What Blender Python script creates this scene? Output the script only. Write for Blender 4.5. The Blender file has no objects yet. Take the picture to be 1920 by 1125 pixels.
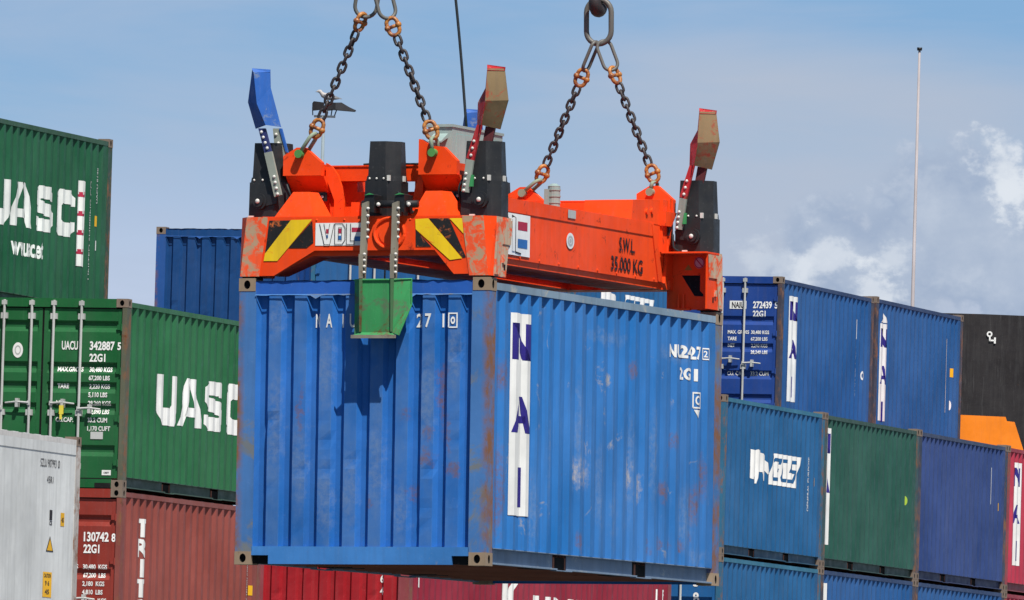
import bpy, bmesh, math, random
import numpy as np
from mathutils import Vector, Matrix

random.seed(7)
rng = np.random.RandomState(7)
scene = bpy.context.scene
COL = scene.collection

# ------------------------------------------------------------------ camera
cam = bpy.data.cameras.new('camera')
cam.lens = 386.05
cam.sensor_width = 36
cam.clip_start = 1
cam.clip_end = 20000
camo = bpy.data.objects.new('camera', cam)
COL.objects.link(camo)
r_ = Vector((0.9550408226, 0.2950198244, 0.0293313888))
u_ = Vector((-0.012745846, -0.0579854143, 0.9982360618))
b_ = Vector((0.2962002205, -0.9537300430, -0.0516181606))
CP = Vector((49.325, -141.18, -2.406))
camo.matrix_world = Matrix(((r_.x, u_.x, b_.x, CP.x), (r_.y, u_.y, b_.y, CP.y), (r_.z, u_.z, b_.z, CP.z), (0, 0, 0, 1)))
scene.camera = camo

# ------------------------------------------------------------------ sun and sky
SUN_EL, SUN_AZ = math.radians(59), math.radians(38)          # azimuth from -Y towards +X
sun_dir = Vector((math.sin(SUN_AZ) * math.cos(SUN_EL), -math.cos(SUN_AZ) * math.cos(SUN_EL), math.sin(SUN_EL)))
sl = bpy.data.lights.new('sun', 'SUN')
sl.energy = 5.0
sl.angle = math.radians(0.5)
sl.color = (1.0, 0.95, 0.87)
so = bpy.data.objects.new('sun', sl)
so.rotation_euler = sun_dir.to_track_quat('Z', 'Y').to_euler()
so.location = (60, -80, 120)
COL.objects.link(so)

scene.view_settings.view_transform = 'Standard'
scene.view_settings.look = 'None'
scene.view_settings.exposure = 0.30
scene.view_settings.gamma = 1

world = bpy.data.worlds.new('World')
scene.world = world
world.use_nodes = True
wn, wl = world.node_tree.nodes, world.node_tree.links
wn.clear()


def W(kind, **kw):
    n = wn.new(kind)
    for k, v in kw.items():
        setattr(n, k, v)
    return n


def wmath(op, a, b=None, clamp=False):
    n = W('ShaderNodeMath', operation=op, use_clamp=clamp)
    for i, x in enumerate((a, b)):
        if x is None:
            continue
        if isinstance(x, (int, float)):
            n.inputs[i].default_value = x
        else:
            wl.new(x, n.inputs[i])
    return n.outputs[0]


def wramp(f, stops, interp='LINEAR'):
    n = W('ShaderNodeValToRGB')
    n.color_ramp.interpolation = interp
    e = n.color_ramp.elements
    while len(e) < len(stops):
        e.new(0.5)
    for i, (p, c) in enumerate(stops):
        e[i].position = p
        e[i].color = (*c, 1) if len(c) == 3 else c
    wl.new(f, n.inputs[0])
    return n.outputs[0]


def wmix(f, a, b):
    n = W('ShaderNodeMix', data_type='RGBA')
    wl.new(f, n.inputs[0])
    for i, x in ((6, a), (7, b)):
        if isinstance(x, tuple):
            n.inputs[i].default_value = (*x, 1)
        else:
            wl.new(x, n.inputs[i])
    return n.outputs[2]


def wmap(v, lo, hi):
    n = W('ShaderNodeMapRange', clamp=True, interpolation_type='SMOOTHSTEP')
    wl.new(v, n.inputs[0])
    n.inputs[1].default_value, n.inputs[2].default_value = lo, hi
    return n.outputs[0]


sky = W('ShaderNodeTexSky', sky_type='NISHITA', sun_disc=False)
sky.sun_elevation = SUN_EL
sky.sun_rotation = math.atan2(sun_dir.x, sun_dir.y)
sky.air_density, sky.dust_density, sky.ozone_density = 1.0, 0.6, 1.5
tc = W('ShaderNodeTexCoord')
sep = W('ShaderNodeSeparateXYZ')
wl.new(tc.outputs['Generated'], sep.inputs[0])
Z = sep.outputs[2]
# cloud bands near the horizon, laid out by compass direction and height above the horizon
mp = W('ShaderNodeMapping')
mp.inputs['Scale'].default_value = (20, 20, 105)
wl.new(tc.outputs['Generated'], mp.inputs[0])
nz = W('ShaderNodeTexNoise')
nz.inputs['Scale'].default_value = 1.0
nz.inputs['Detail'].default_value = 7
nz.inputs['Roughness'].default_value = 0.55
nz.inputs['Distortion'].default_value = 0.4
wl.new(mp.outputs[0], nz.inputs[0])
mp2 = W('ShaderNodeMapping')
mp2.inputs['Scale'].default_value = (230, 230, 290)
mp2.inputs['Location'].default_value = (3.1, 1.7, 0.4)
wl.new(tc.outputs['Generated'], mp2.inputs[0])
nz2 = W('ShaderNodeTexNoise')
nz2.inputs['Scale'].default_value = 1.0
nz2.inputs['Detail'].default_value = 10
nz2.inputs['Roughness'].default_value = 0.60
wl.new(mp2.outputs[0], nz2.inputs[0])
grad = wramp(wmap(Z, 0.047, 0.081), [(0, (0.43, 0.505, 0.65)), (0.30, (0.35, 0.45, 0.61)), (0.62, (0.245, 0.395, 0.58)), (1, (0.195, 0.355, 0.565))])
haze_f = wramp(nz.outputs[0], [(0.40, (0, 0, 0)), (0.66, (0.55, 0.55, 0.55))])
low = wmix(haze_f, grad, (0.36, 0.43, 0.56))


def heading(px, py):
    return (-b_ + r_ * ((px - 960) / 20589) + u_ * ((562.5 - py) / 20589)).normalized()


def away(px, py, r):
    """angle from a heading in the sky, as a share of the cloud's radius"""
    n = W('ShaderNodeVectorMath', operation='DISTANCE')
    wl.new(tc.outputs['Generated'], n.inputs[0])
    n.inputs[1].default_value = heading(px, py)
    return wmath('MULTIPLY', n.outputs['Value'], 20589.0 / r)


# thin grey veil over the right half
veil = wmath('MULTIPLY', wmap(away(1560, 300, 620), 1.25, 0.25), wmap(Z, 0.0785, 0.0715))
low = wmix(wmath('MULTIPLY', veil, wramp(nz.outputs[0], [(0.25, (0.55, 0.55, 0.55)), (0.6, (0.95, 0.95, 0.95))])), low, (0.375, 0.43, 0.53))
# cumulus low on the right: a union of round masses, edges broken by noise
mass = None
for px, py, r in ((1800, 440, 150), (1760, 400, 110), (1850, 420, 130), (1560, 470, 95), (1610, 500, 90), (1690, 480, 105), (1500, 540, 80), (1905, 500, 130), (430, 590, 60)):
    d_ = away(px, py, r)
    mass = d_ if mass is None else wmath('MINIMUM', mass, d_)
billow = wmath('MULTIPLY', wmath('SUBTRACT', nz2.outputs[0], 0.5), 2.3)
bank = wmap(wmath('ADD', mass, billow), 1.22, 0.84)
ctint = wramp(nz2.outputs[0], [(0.30, (0.43, 0.49, 0.59)), (0.46, (0.33, 0.40, 0.52)), (0.62, (0.265, 0.34, 0.475))])
core = wmap(mass, 0.85, 0.15)
ctint = wmix(wmath('MULTIPLY', core, 0.55), ctint, (0.40, 0.465, 0.57))
low = wmix(wmath('MULTIPLY', bank, 0.88), low, ctint)
for px, py, r, a in ((1893, 325, 75, 1.0), (1930, 355, 70, 0.9), (1552, 488, 62, 0.75), (1672, 482, 52, 0.65), (1635, 550, 62, 0.9), (1445, 492, 75, 0.5)):
    hl_ = wmap(wmath('ADD', away(px, py, r), wmath('MULTIPLY', billow, 2.2)), 0.95, 0.05)
    low = wmix(wmath('MULTIPLY', hl_, 0.70 * a), low, (0.64, 0.68, 0.73))
bg_sky = W('ShaderNodeBackground')
bg_sky.inputs[1].default_value = 0.055
wl.new(sky.outputs[0], bg_sky.inputs[0])
bg_low = W('ShaderNodeBackground')
bg_low.inputs[1].default_value = 0.98
wl.new(low, bg_low.inputs[0])
ms = W('ShaderNodeMixShader')
wl.new(wmap(Z, 0.088, 0.15), ms.inputs[0])
wl.new(bg_low.outputs[0], ms.inputs[1])
wl.new(bg_sky.outputs[0], ms.inputs[2])
wo = W('ShaderNodeOutputWorld')
wl.new(ms.outputs[0], wo.inputs[0])


# ------------------------------------------------------------------ materials
def new_mat(name):
    m = bpy.data.materials.new(name)
    m.use_nodes = True
    m.node_tree.nodes.clear()
    return m, m.node_tree.nodes, m.node_tree.links


_mats = {}


def paint(name, col, rust=0.25, dirt=0.35, rough=0.5, seed=0.0, wear=None, wear_amt=0.0, spec=0.22, metal=0.0, bump=0.15, fade=0.0, rub=None, wear_scale=3.0, edge=0.0, spots=()):
    """weathered paint: tone drift, vertical dirt streaks, scratches, rust spots, worn patches of another colour"""
    if name in _mats:
        return _mats[name]
    m, N, Lk = new_mat(name)

    def node(k, **kw):
        n = N.new(k)
        for a, b in kw.items():
            setattr(n, a, b)
        return n

    def noise(scale, detail, rough_, vec, dist=0.0):
        n = node('ShaderNodeTexNoise')
        n.inputs['Scale'].default_value = scale
        n.inputs['Detail'].default_value = detail
        n.inputs['Roughness'].default_value = rough_
        n.inputs['Distortion'].default_value = dist
        Lk.new(vec, n.inputs['Vector'])
        return n.outputs[0]

    def mapping(scale, loc):
        n = node('ShaderNodeMapping')
        n.inputs['Scale'].default_value = scale
        n.inputs['Location'].default_value = loc
        Lk.new(t.outputs['Object'], n.inputs[0])
        return n.outputs[0]

    def rng_(v, lo, hi, a=0.0, b=1.0):
        n = node('ShaderNodeMapRange', clamp=True)
        Lk.new(v, n.inputs[0])
        for i, x in zip((1, 2, 3, 4), (lo, hi, a, b)):
            n.inputs[i].default_value = x
        return n.outputs[0]

    def mul(a, b):
        n = node('ShaderNodeMath', operation='MULTIPLY')
        for i, x in enumerate((a, b)):
            if isinstance(x, (int, float)):
                n.inputs[i].default_value = x
            else:
                Lk.new(x, n.inputs[i])
        return n.outputs[0]

    def mix(f, a, b):
        n = node('ShaderNodeMix', data_type='RGBA')
        if isinstance(f, (int, float)):
            n.inputs[0].default_value = f
        else:
            Lk.new(f, n.inputs[0])
        for i, x in ((6, a), (7, b)):
            if isinstance(x, tuple):
                n.inputs[i].default_value = (*x, 1)
            else:
                Lk.new(x, n.inputs[i])
        return n.outputs[2]

    t = node('ShaderNodeTexCoord')
    base = mapping((1, 1, 1), (seed * 3.7, seed * 1.3, seed * 2.1))
    c = np.array(col)
    grey = float(c.mean())
    lighter = tuple(np.clip(c * 1.18 + 0.012, 0, 1))
    darker = tuple(c * 0.82)
    k = mix(rng_(noise(0.9, 5, 0.6, base), 0.3, 0.7), darker, lighter)
    if fade:
        k = mix(mul(rng_(noise(0.45, 3, 0.5, base), 0.35, 0.65), fade), k, tuple(np.clip(c * 0.75 + 0.25 * grey + 0.025, 0, 1)))
    st = noise(2.2, 6, 0.65, mapping((5, 5, 0.28), (seed, seed * 2, 0)))
    k = mix(mul(rng_(st, 0.48, 0.78), dirt), k, tuple(c * 0.45 + 0.035))
    st2 = noise(2.6, 5, 0.7, mapping((6, 6, 0.35), (seed + 9, seed * 2, 4)))
    k = mix(mul(rng_(st2, 0.58, 0.8), dirt * 0.9), k, tuple(np.clip(c * 0.85 + 0.075, 0, 1)))
    fine = noise(38, 4, 0.7, base)
    k = mix(mul(rng_(fine, 0.60, 0.74), 0.22), k, tuple(np.clip(c * 0.7 + 0.17, 0, 1)))
    if wear is not None:
        w = noise(wear_scale, 9, 0.72, base, 0.6)
        k = mix(rng_(w, 0.62 - 0.45 * wear_amt, 0.70 - 0.40 * wear_amt), k, wear)
    if rub is not None:
        # paint rubbed off the outermost faces: rub = (y of the outer face, depth, colour)
        sp = node('ShaderNodeSeparateXYZ')
        Lk.new(t.outputs['Object'], sp.inputs[0])
        outer = rng_(sp.outputs[1], rub[0] + 0.006, rub[0], 0, 1)
        k = mix(mul(outer, rng_(noise(2.4, 8, 0.7, mapping((1, 1, 0.5), (4, 1, 2))), 0.40, 0.70, 0.08, 0.75)), k, rub[1])
    if spots:
        # local damage: (x, y, z, rx, ry, rz, kind), edges broken up by noise
        nv = node('ShaderNodeTexNoise')
        nv.inputs['Scale'].default_value = 9
        nv.inputs['Detail'].default_value = 8
        nv.inputs['Roughness'].default_value = 0.7
        Lk.new(t.outputs['Object'], nv.inputs['Vector'])

        def vm(op, a, b):
            n = node('ShaderNodeVectorMath', operation=op)
            for i, x in enumerate((a, b)):
                if isinstance(x, tuple):
                    n.inputs[i].default_value = x
                elif x is not None:
                    Lk.new(x, n.inputs[i])
            return n
        wob = vm('MULTIPLY', vm('SUBTRACT', nv.outputs['Color'], (0.5, 0.5, 0.5)).outputs[0], (0.28, 0.28, 0.34)).outputs[0]
        pos = vm('ADD', t.outputs['Object'], wob).outputs[0]
        rag = rng_(noise(17, 8, 0.75, base), 0.38, 0.60)
        for kind, colour, amt in (('scuff', (0.24, 0.29, 0.36), 0.32), ('rust', (0.19, 0.085, 0.045), 0.72), ('bare', (0.40, 0.38, 0.38), 0.8)):
            acc = None
            for x, y, z, rx, ry, rz, kk in spots:
                if kk != kind:
                    continue
                d = vm('MULTIPLY', vm('SUBTRACT', pos, (x, y, z)).outputs[0], (1 / rx, 1 / ry, 1 / rz))
                ln = vm('LENGTH', d.outputs[0], None)
                f = rng_(ln.outputs['Value'], 1.1, 0.4)
                if acc is None:
                    acc = f
                else:
                    n = node('ShaderNodeMath', operation='MAXIMUM')
                    Lk.new(acc, n.inputs[0])
                    Lk.new(f, n.inputs[1])
                    acc = n.outputs[0]
            if acc is not None:
                k = mix(mul(mul(acc, rag), amt), k, colour)
    if edge:
        # rust along the outer vertical edge of corner posts
        sp2 = node('ShaderNodeSeparateXYZ')
        Lk.new(t.outputs['Object'], sp2.inputs[0])
        ab = node('ShaderNodeMath', operation='ABSOLUTE')
        Lk.new(sp2.outputs[0], ab.inputs[0])
        em = rng_(ab.outputs[0], 1.219 - 0.075, 1.219 - 0.012)
        k = mix(mul(em, rng_(noise(3.2, 9, 0.72, mapping((1, 1, 0.8), (seed, 3, 1))), 0.62 - 0.22 * edge, 0.68 - 0.1 * edge)), k, (0.22, 0.10, 0.05))
    if rust > 0:
        rn = noise(2.1, 11, 0.74, base, 0.3)
        rn2 = noise(13, 6, 0.7, base)
        th = 0.72 - 0.22 * rust
        k = mix(mul(rng_(rn, th, th + 0.05), rng_(rn2, 0.38, 0.56)), k, (0.13, 0.05, 0.022))
        rn3 = noise(7, 8, 0.75, mapping((1, 1, 0.55), (seed * 5, 2, seed)))
        k = mix(mul(rng_(rn3, 0.70 - 0.10 * rust, 0.76), 0.8), k, (0.17, 0.075, 0.035))
    p = node('ShaderNodeBsdfPrincipled')
    Lk.new(k, p.inputs['Base Color'])
    p.inputs['Metallic'].default_value = metal
    p.inputs['Specular IOR Level'].default_value = spec
    Lk.new(rng_(noise(6, 5, 0.6, base), 0.3, 0.7, rough - 0.08, min(1, rough + 0.2)), p.inputs['Roughness'])
    bp = node('ShaderNodeBump')
    bp.inputs['Strength'].default_value = bump
    bp.inputs['Distance'].default_value = 0.01
    Lk.new(noise(9, 7, 0.65, base), bp.inputs['Height'])
    bp2 = node('ShaderNodeBump')
    bp2.inputs['Strength'].default_value = bump * 1.6
    bp2.inputs['Distance'].default_value = 0.05
    Lk.new(noise(1.7, 3, 0.5, mapping((1, 1, 0.7), (seed, seed * 2, 1))), bp2.inputs['Height'])
    Lk.new(bp.outputs[0], bp2.inputs['Normal'])
    Lk.new(bp2.outputs[0], p.inputs['Normal'])
    o = node('ShaderNodeOutputMaterial')
    Lk.new(p.outputs[0], o.inputs[0])
    _mats[name] = m
    return m


dark = paint('dark_opening', (0.006, 0.006, 0.006), rust=0, dirt=0, spec=0.1, rough=0.8)
white = paint('white_marking', (0.80, 0.80, 0.78), rust=0.0, dirt=0.25, rough=0.55, seed=2)
white_worn = paint('worn_white_marking', (0.74, 0.75, 0.74), rust=0.15, dirt=0.6, rough=0.6, seed=3)
navy = paint('navy_lettering', (0.022, 0.014, 0.19), rust=0.0, dirt=0.15, seed=4)
black_ink = paint('black_lettering', (0.018, 0.016, 0.02), rust=0, dirt=0.1, seed=5)
galv = paint('galvanised_steel', (0.42, 0.43, 0.42), rust=0.15, dirt=0.5, rough=0.45, seed=6, spec=0.5)
yellow_ink = paint('yellow_label', (0.78, 0.42, 0.01), rust=0, dirt=0.2, seed=7)
red_ink = paint('red_lettering', (0.42, 0.02, 0.06), rust=0, dirt=0.2, seed=8)
blue_ink = paint('blue_lettering', (0.02, 0.13, 0.38), rust=0, dirt=0.2, seed=8.5)
wood = paint('wet_brown_floor', (0.30, 0.105, 0.06), rust=0.5, dirt=0.5, rough=0.7, seed=9)
orange = paint('orange_red_paint', (0.94, 0.065, 0.005), rust=0.18, dirt=0.30, rough=0.45, seed=10, wear=(0.30, 0.03, 0.012), wear_amt=0.045, wear_scale=7.0, spec=0.15)
orange_worn = paint('worn_orange_paint', (0.86, 0.085, 0.018), rust=0.25, dirt=0.5, rough=0.55, seed=11, wear=(0.44, 0.30, 0.19), wear_amt=0.36, wear_scale=9)
orange_bare = paint('bare_tan_orange', (0.50, 0.37, 0.26), rust=0.2, dirt=0.6, rough=0.6, seed=12, wear=(0.80, 0.10, 0.03), wear_amt=0.32, wear_scale=8)
black_paint = paint('black_gear_paint', (0.009, 0.010, 0.012), rust=0.05, dirt=0.25, rough=0.40, seed=13, spec=0.4)
grey_arm = paint('grey_green_arm', (0.28, 0.31, 0.27), rust=0.35, dirt=0.5, rough=0.55, seed=14)
bolt_mat = paint('bolt_steel', (0.62, 0.61, 0.57), rust=0.1, dirt=0.3, rough=0.4, seed=15, spec=0.6)
guide_blue = paint('blue_guide_paint', (0.018, 0.11, 0.43), rust=0.5, dirt=0.6, seed=16, wear=(0.14, 0.20, 0.34), wear_amt=0.10, wear_scale=8)
guide_navy = paint('navy_guide_paint', (0.02, 0.03, 0.12), rust=0.2, dirt=0.3, seed=17)
guide_tan = paint('scraped_tan_steel', (0.27, 0.185, 0.095), rust=0.25, dirt=0.6, rough=0.5, seed=18, wear=(0.36, 0.07, 0.04), wear_amt=0.20, wear_scale=8)
guide_red = paint('red_guide_paint', (0.40, 0.014, 0.020), rust=0.6, dirt=0.6, seed=19, wear=(0.50, 0.26, 0.20), wear_amt=0.12, wear_scale=9)
guide_green = paint('green_guide_paint', (0.035, 0.27, 0.085), rust=0.75, dirt=0.8, rough=0.55, seed=20, wear=(0.10, 0.15, 0.085), wear_amt=0.20, wear_scale=4.5)
rusty_arm = paint('rusty_grey_arm', (0.24, 0.22, 0.17), rust=0.7, dirt=0.6, rough=0.6, seed=21)
haz_yellow = paint('hazard_yellow', (0.86, 0.56, 0.01), rust=0.5, dirt=0.6, seed=22, wear=(0.75, 0.20, 0.02), wear_amt=0.07, wear_scale=8)
haz_black = paint('hazard_black', (0.014, 0.013, 0.014), rust=0.05, dirt=0.15, seed=23, wear=(0.55, 0.13, 0.03), wear_amt=0.15, wear_scale=8)
chain_mat = paint('chain_steel', (0.026, 0.019, 0.021), rust=0.35, dirt=0.5, rough=0.5, seed=24, spec=0.5)
ring_mat = paint('ring_steel', (0.10, 0.095, 0.085), rust=0.2, dirt=0.5, rough=0.45, seed=25, spec=0.5)
coupling_mat = paint('rusty_orange_coupling', (0.46, 0.18, 0.03), rust=0.9, dirt=0.5, rough=0.45, seed=26, wear=(0.15, 0.04, 0.025), wear_amt=0.30, wear_scale=11, spec=0.5)
shackle_mat = paint('grey_green_shackle', (0.24, 0.30, 0.22), rust=0.3, dirt=0.4, seed=27)
green_pin = paint('green_pin', (0.07, 0.24, 0.06), rust=0.1, dirt=0.3, seed=28)
cable_mat = paint('black_cable', (0.012, 0.018, 0.022), rust=0, dirt=0.2, seed=29)
cabinet_mat = paint('cabinet_grey', (0.27, 0.36, 0.345), rust=0.05, dirt=0.35, rough=0.45, seed=30)
cast_mat = paint('corner_casting_worn', (0.20, 0.15, 0.115), rust=0.6, dirt=0.5, rough=0.6, seed=31)


def ground_mat(name, col, scale=2.0, rough=0.9):
    m, N, Lk = new_mat(name)
    t = N.new('ShaderNodeTexCoord')
    n = N.new('ShaderNodeTexNoise')
    n.inputs['Scale'].default_value = scale
    n.inputs['Detail'].default_value = 8
    Lk.new(t.outputs['Object'], n.inputs[0])
    rp = N.new('ShaderNodeValToRGB')
    rp.color_ramp.elements[0].color = (*[c * 0.7 for c in col], 1)
    rp.color_ramp.elements[1].color = (*[c * 1.3 for c in col], 1)
    Lk.new(n.outputs[0], rp.inputs[0])
    p = N.new('ShaderNodeBsdfPrincipled')
    p.inputs['Roughness'].default_value = rough
    Lk.new(rp.outputs[0], p.inputs['Base Color'])
    o = N.new('ShaderNodeOutputMaterial')
    Lk.new(p.outputs[0], o.inputs[0])
    return m


# ------------------------------------------------------------------ mesh helpers
class MB:
    def __init__(s):
        s.v, s.f, s.m = [], [], []

    def add(s, vs, fs, mi=0):
        b = len(s.v)
        s.v += [tuple(map(float, p)) for p in vs]
        s.f += [tuple(b + i for i in q) for q in fs]
        s.m += [mi] * len(fs)
        return s

    def box(s, x0, x1, y0, y1, z0, z1, mi=0):
        vs = [(x, y, z) for z in (z0, z1) for y in (y0, y1) for x in (x0, x1)]
        return s.add(vs, [(0, 2, 3, 1), (4, 5, 7, 6), (0, 1, 5, 4), (2, 6, 7, 3), (0, 4, 6, 2), (1, 3, 7, 5)], mi)

    def prism(s, poly, axis, a, b, mi=0):
        """2-D outline extruded from a to b along an axis (0: poly is y,z; 1: x,z; 2: x,y)"""
        n = len(poly)

        def P(p, t):
            return (t, p[0], p[1]) if axis == 0 else (p[0], t, p[1]) if axis == 1 else (p[0], p[1], t)
        vs = [P(p, a) for p in poly] + [P(p, b) for p in poly]
        fs = [tuple(range(n)), tuple(range(2 * n - 1, n - 1, -1))] + [(i, i + n, (i + 1) % n + n, (i + 1) % n) for i in range(n)]
        return s.add(vs, fs, mi)

    def slab(s, pts, off, mi=0):
        """3-D polygon thickened by the vector off"""
        n = len(pts)
        o = Vector(off)
        vs = [Vector(p) for p in pts] + [Vector(p) + o for p in pts]
        fs = [tuple(range(n)), tuple(range(2 * n - 1, n - 1, -1))] + [(i, i + n, (i + 1) % n + n, (i + 1) % n) for i in range(n)]
        return s.add(vs, fs, mi)

    def hexa(s, lo, hi, mi=0):
        """four lower and four upper corners"""
        return s.add(list(lo) + list(hi), [(3, 2, 1, 0), (4, 5, 6, 7), (0, 1, 5, 4), (1, 2, 6, 5), (2, 3, 7, 6), (3, 0, 4, 7)], mi)

    def tube(s, pts, r, closed=False, n=10, mi=0):
        pts = [Vector(p) for p in pts]
        rs = r if isinstance(r, (list, tuple)) else [r] * len(pts)
        m = len(pts)
        vs = []
        ref = None
        for i, p in enumerate(pts):
            a = pts[(i - 1) % m] if (closed or i > 0) else p
            b = pts[(i + 1) % m] if (closed or i < m - 1) else p
            d = (b - a).normalized()
            if ref is None:
                ref = d.orthogonal().normalized()
            ref = (ref - d * ref.dot(d)).normalized()
            e = d.cross(ref)
            for k in range(n):
                t = 2 * math.pi * k / n
                vs.append(p + (ref * math.cos(t) + e * math.sin(t)) * rs[i])
        fs = []
        for i in range(m if closed else m - 1):
            j = (i + 1) % m
            # closed tubes may close with a twist: pick the best offset
            off = 0
            if closed and j == 0:
                off = min(range(n), key=lambda o: (Vector(vs[i * n]) - Vector(vs[o])).length)
            for k in range(n):
                fs.append((i * n + k, i * n + (k + 1) % n, j * n + (k + 1 + off) % n, j * n + (k + off) % n))
        if not closed:
            fs += [tuple(range(n - 1, -1, -1)), tuple((m - 1) * n + k for k in range(n))]
        return s.add(vs, fs, mi)

    def cyl(s, p0, p1, r0, r1=None, n=14, mi=0):
        return s.tube([p0, p1], [r0, r0 if r1 is None else r1], n=n, mi=mi)

    def ball(s, c, r, sc=(1, 1, 1), n=10, mi=0):
        c = Vector(c)
        m = n // 2 + 1
        vs, fs = [], []
        for i in range(m + 1):
            t = math.pi * i / m
            for k in range(n):
                a = 2 * math.pi * k / n
                vs.append(c + Vector((r * sc[0] * math.sin(t) * math.cos(a), r * sc[1] * math.sin(t) * math.sin(a), r * sc[2] * math.cos(t))))
        for i in range(m):
            for k in range(n):
                fs.append((i * n + k, i * n + (k + 1) % n, (i + 1) * n + (k + 1) % n, (i + 1) * n + k))
        return s.add(vs, fs, mi)

    def shift(s, d):
        s.v = [(a + d[0], b + d[1], c + d[2]) for a, b, c in s.v]
        return s

    def mesh(s, name, smooth=False, fix=True):
        me = bpy.data.meshes.new(name)
        me.from_pydata(s.v, [], s.f)
        if fix:
            bm = bmesh.new()
            bm.from_mesh(me)
            bmesh.ops.recalc_face_normals(bm, faces=bm.faces[:])
            bm.to_mesh(me)
            bm.free()
        for p, mi in zip(me.polygons, s.m):
            p.material_index = mi
            p.use_smooth = smooth
        return me

    def build(s, name, mats, parent=None, smooth=False, fix=True):
        mats = mats if isinstance(mats, (list, tuple)) else [mats]
        me = s.mesh(name, smooth, fix)
        for m in mats:
            me.materials.append(m)
        o = bpy.data.objects.new(name, me)
        COL.objects.link(o)
        o.parent = parent
        return o


def thing(name, label, cat, loc=(0, 0, 0), group=None, matrix=None):
    o = bpy.data.objects.new(name, None)
    o.empty_display_size = 0.3
    COL.objects.link(o)
    if matrix is not None:
        o.matrix_world = matrix
    else:
        o.location = loc
    o['label'], o['category'] = label, cat
    if group:
        o['group'] = group
    return o


def tag(o, label, cat, group=None):
    o['label'], o['category'] = label, cat
    if group:
        o['group'] = group
    return o


def place(mesh, name, mats, parent):
    """an object on a shared mesh, its materials set on the object"""
    o = bpy.data.objects.new(name, mesh)
    COL.objects.link(o)
    o.parent = parent
    while len(mesh.materials) < len(mats):
        mesh.materials.append(None)
    for i, m in enumerate(mats):
        o.material_slots[i].link = 'OBJECT'
        o.material_slots[i].material = m
    return o


# ------------------------------------------------------------------ lettering
_tc = {}


def text2d(s, h, w=None, bold=0.03, sx=1.0, vertical=False):
    """flat outline of a string: cap height h, baseline at 0, left edge at 0"""
    key = (s, bold)
    if key not in _tc:
        cu = bpy.data.curves.new('t', 'FONT')
        cu.body = s
        cu.size = 1
        cu.offset = bold
        cu.resolution_u = 3
        ob = bpy.data.objects.new('t', cu)
        COL.objects.link(ob)
        dg = bpy.context.evaluated_depsgraph_get()
        dg.update()
        me = bpy.data.meshes.new_from_object(ob.evaluated_get(dg))
        v = np.array([p.co[:2] for p in me.vertices]) if len(me.vertices) else np.zeros((0, 2))
        f = [tuple(p.vertices) for p in me.polygons]
        bpy.data.objects.remove(ob)
        bpy.data.curves.remove(cu)
        bpy.data.meshes.remove(me)
        _tc[key] = (v, f)
    v, f = _tc[key]
    v = v.copy()
    v[:, 0] -= v[:, 0].min()
    if '.' not in s or len(s) > 1:
        top = v[:, 1].max() if v[:, 1].max() > 0.3 else 0.72
    v *= h / top
    v[:, 0] *= sx
    if w:
        v[:, 0] *= w / v[:, 0].max()
    return v, f


def rect2d(x0, x1, y0, y1):
    return np.array([(x0, y0), (x1, y0), (x1, y1), (x0, y1)], float), [(0, 1, 2, 3)]


def stroke2d(paths, t):
    """letter from thick strokes: each path a list of points, mitred"""
    V, F = [], []
    for p in paths:
        p = [np.array(q, float) for q in p]
        n = len(p)
        L, R = [], []
        for i in range(n):
            d0 = p[i] - p[i - 1] if i else p[1] - p[0]
            d1 = p[i + 1] - p[i] if i < n - 1 else p[i] - p[i - 1]
            d0 /= np.linalg.norm(d0)
            d1 /= np.linalg.norm(d1)
            n0, n1 = np.array([-d0[1], d0[0]]), np.array([-d1[1], d1[0]])
            m = n0 + n1
            m /= np.linalg.norm(m)
            k = t / 2 / max(0.4, m @ n0)
            L.append(p[i] + m * k)
            R.append(p[i] - m * k)
        for i in range(n - 1):
            b = len(V)
            V += [R[i], R[i + 1], L[i + 1], L[i]]
            F.append((b, b + 1, b + 2, b + 3))
    return np.array(V), F


def ellipse2d(cx, cy, rx, ry, n=20, hole=0):
    a = np.linspace(0, 2 * math.pi, n, endpoint=False)
    V = np.stack([cx + rx * np.cos(a), cy + ry * np.sin(a)], 1)
    if not hole:
        return V, [tuple(range(n))]
    V2 = np.stack([cx + rx * hole * np.cos(a), cy + ry * hole * np.sin(a)], 1)
    return np.concatenate([V, V2]), [(i, (i + 1) % n, n + (i + 1) % n, n + i) for i in range(n)]


def poly2d(pts):
    return np.array(pts, float), [tuple(range(len(pts)))]


def at(shape, x, y):
    return shape[0] + np.array([x, y]), shape[1]


def scaled(shape, sx, sy):
    return shape[0] * np.array([sx, sy]), shape[1]


def shear(shape, k):
    v = shape[0].copy()
    v[:, 0] += k * v[:, 1]
    return v, shape[1]


def rot90(shape):
    v = shape[0]
    return np.stack([-v[:, 1], v[:, 0]], 1), shape[1]


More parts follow.
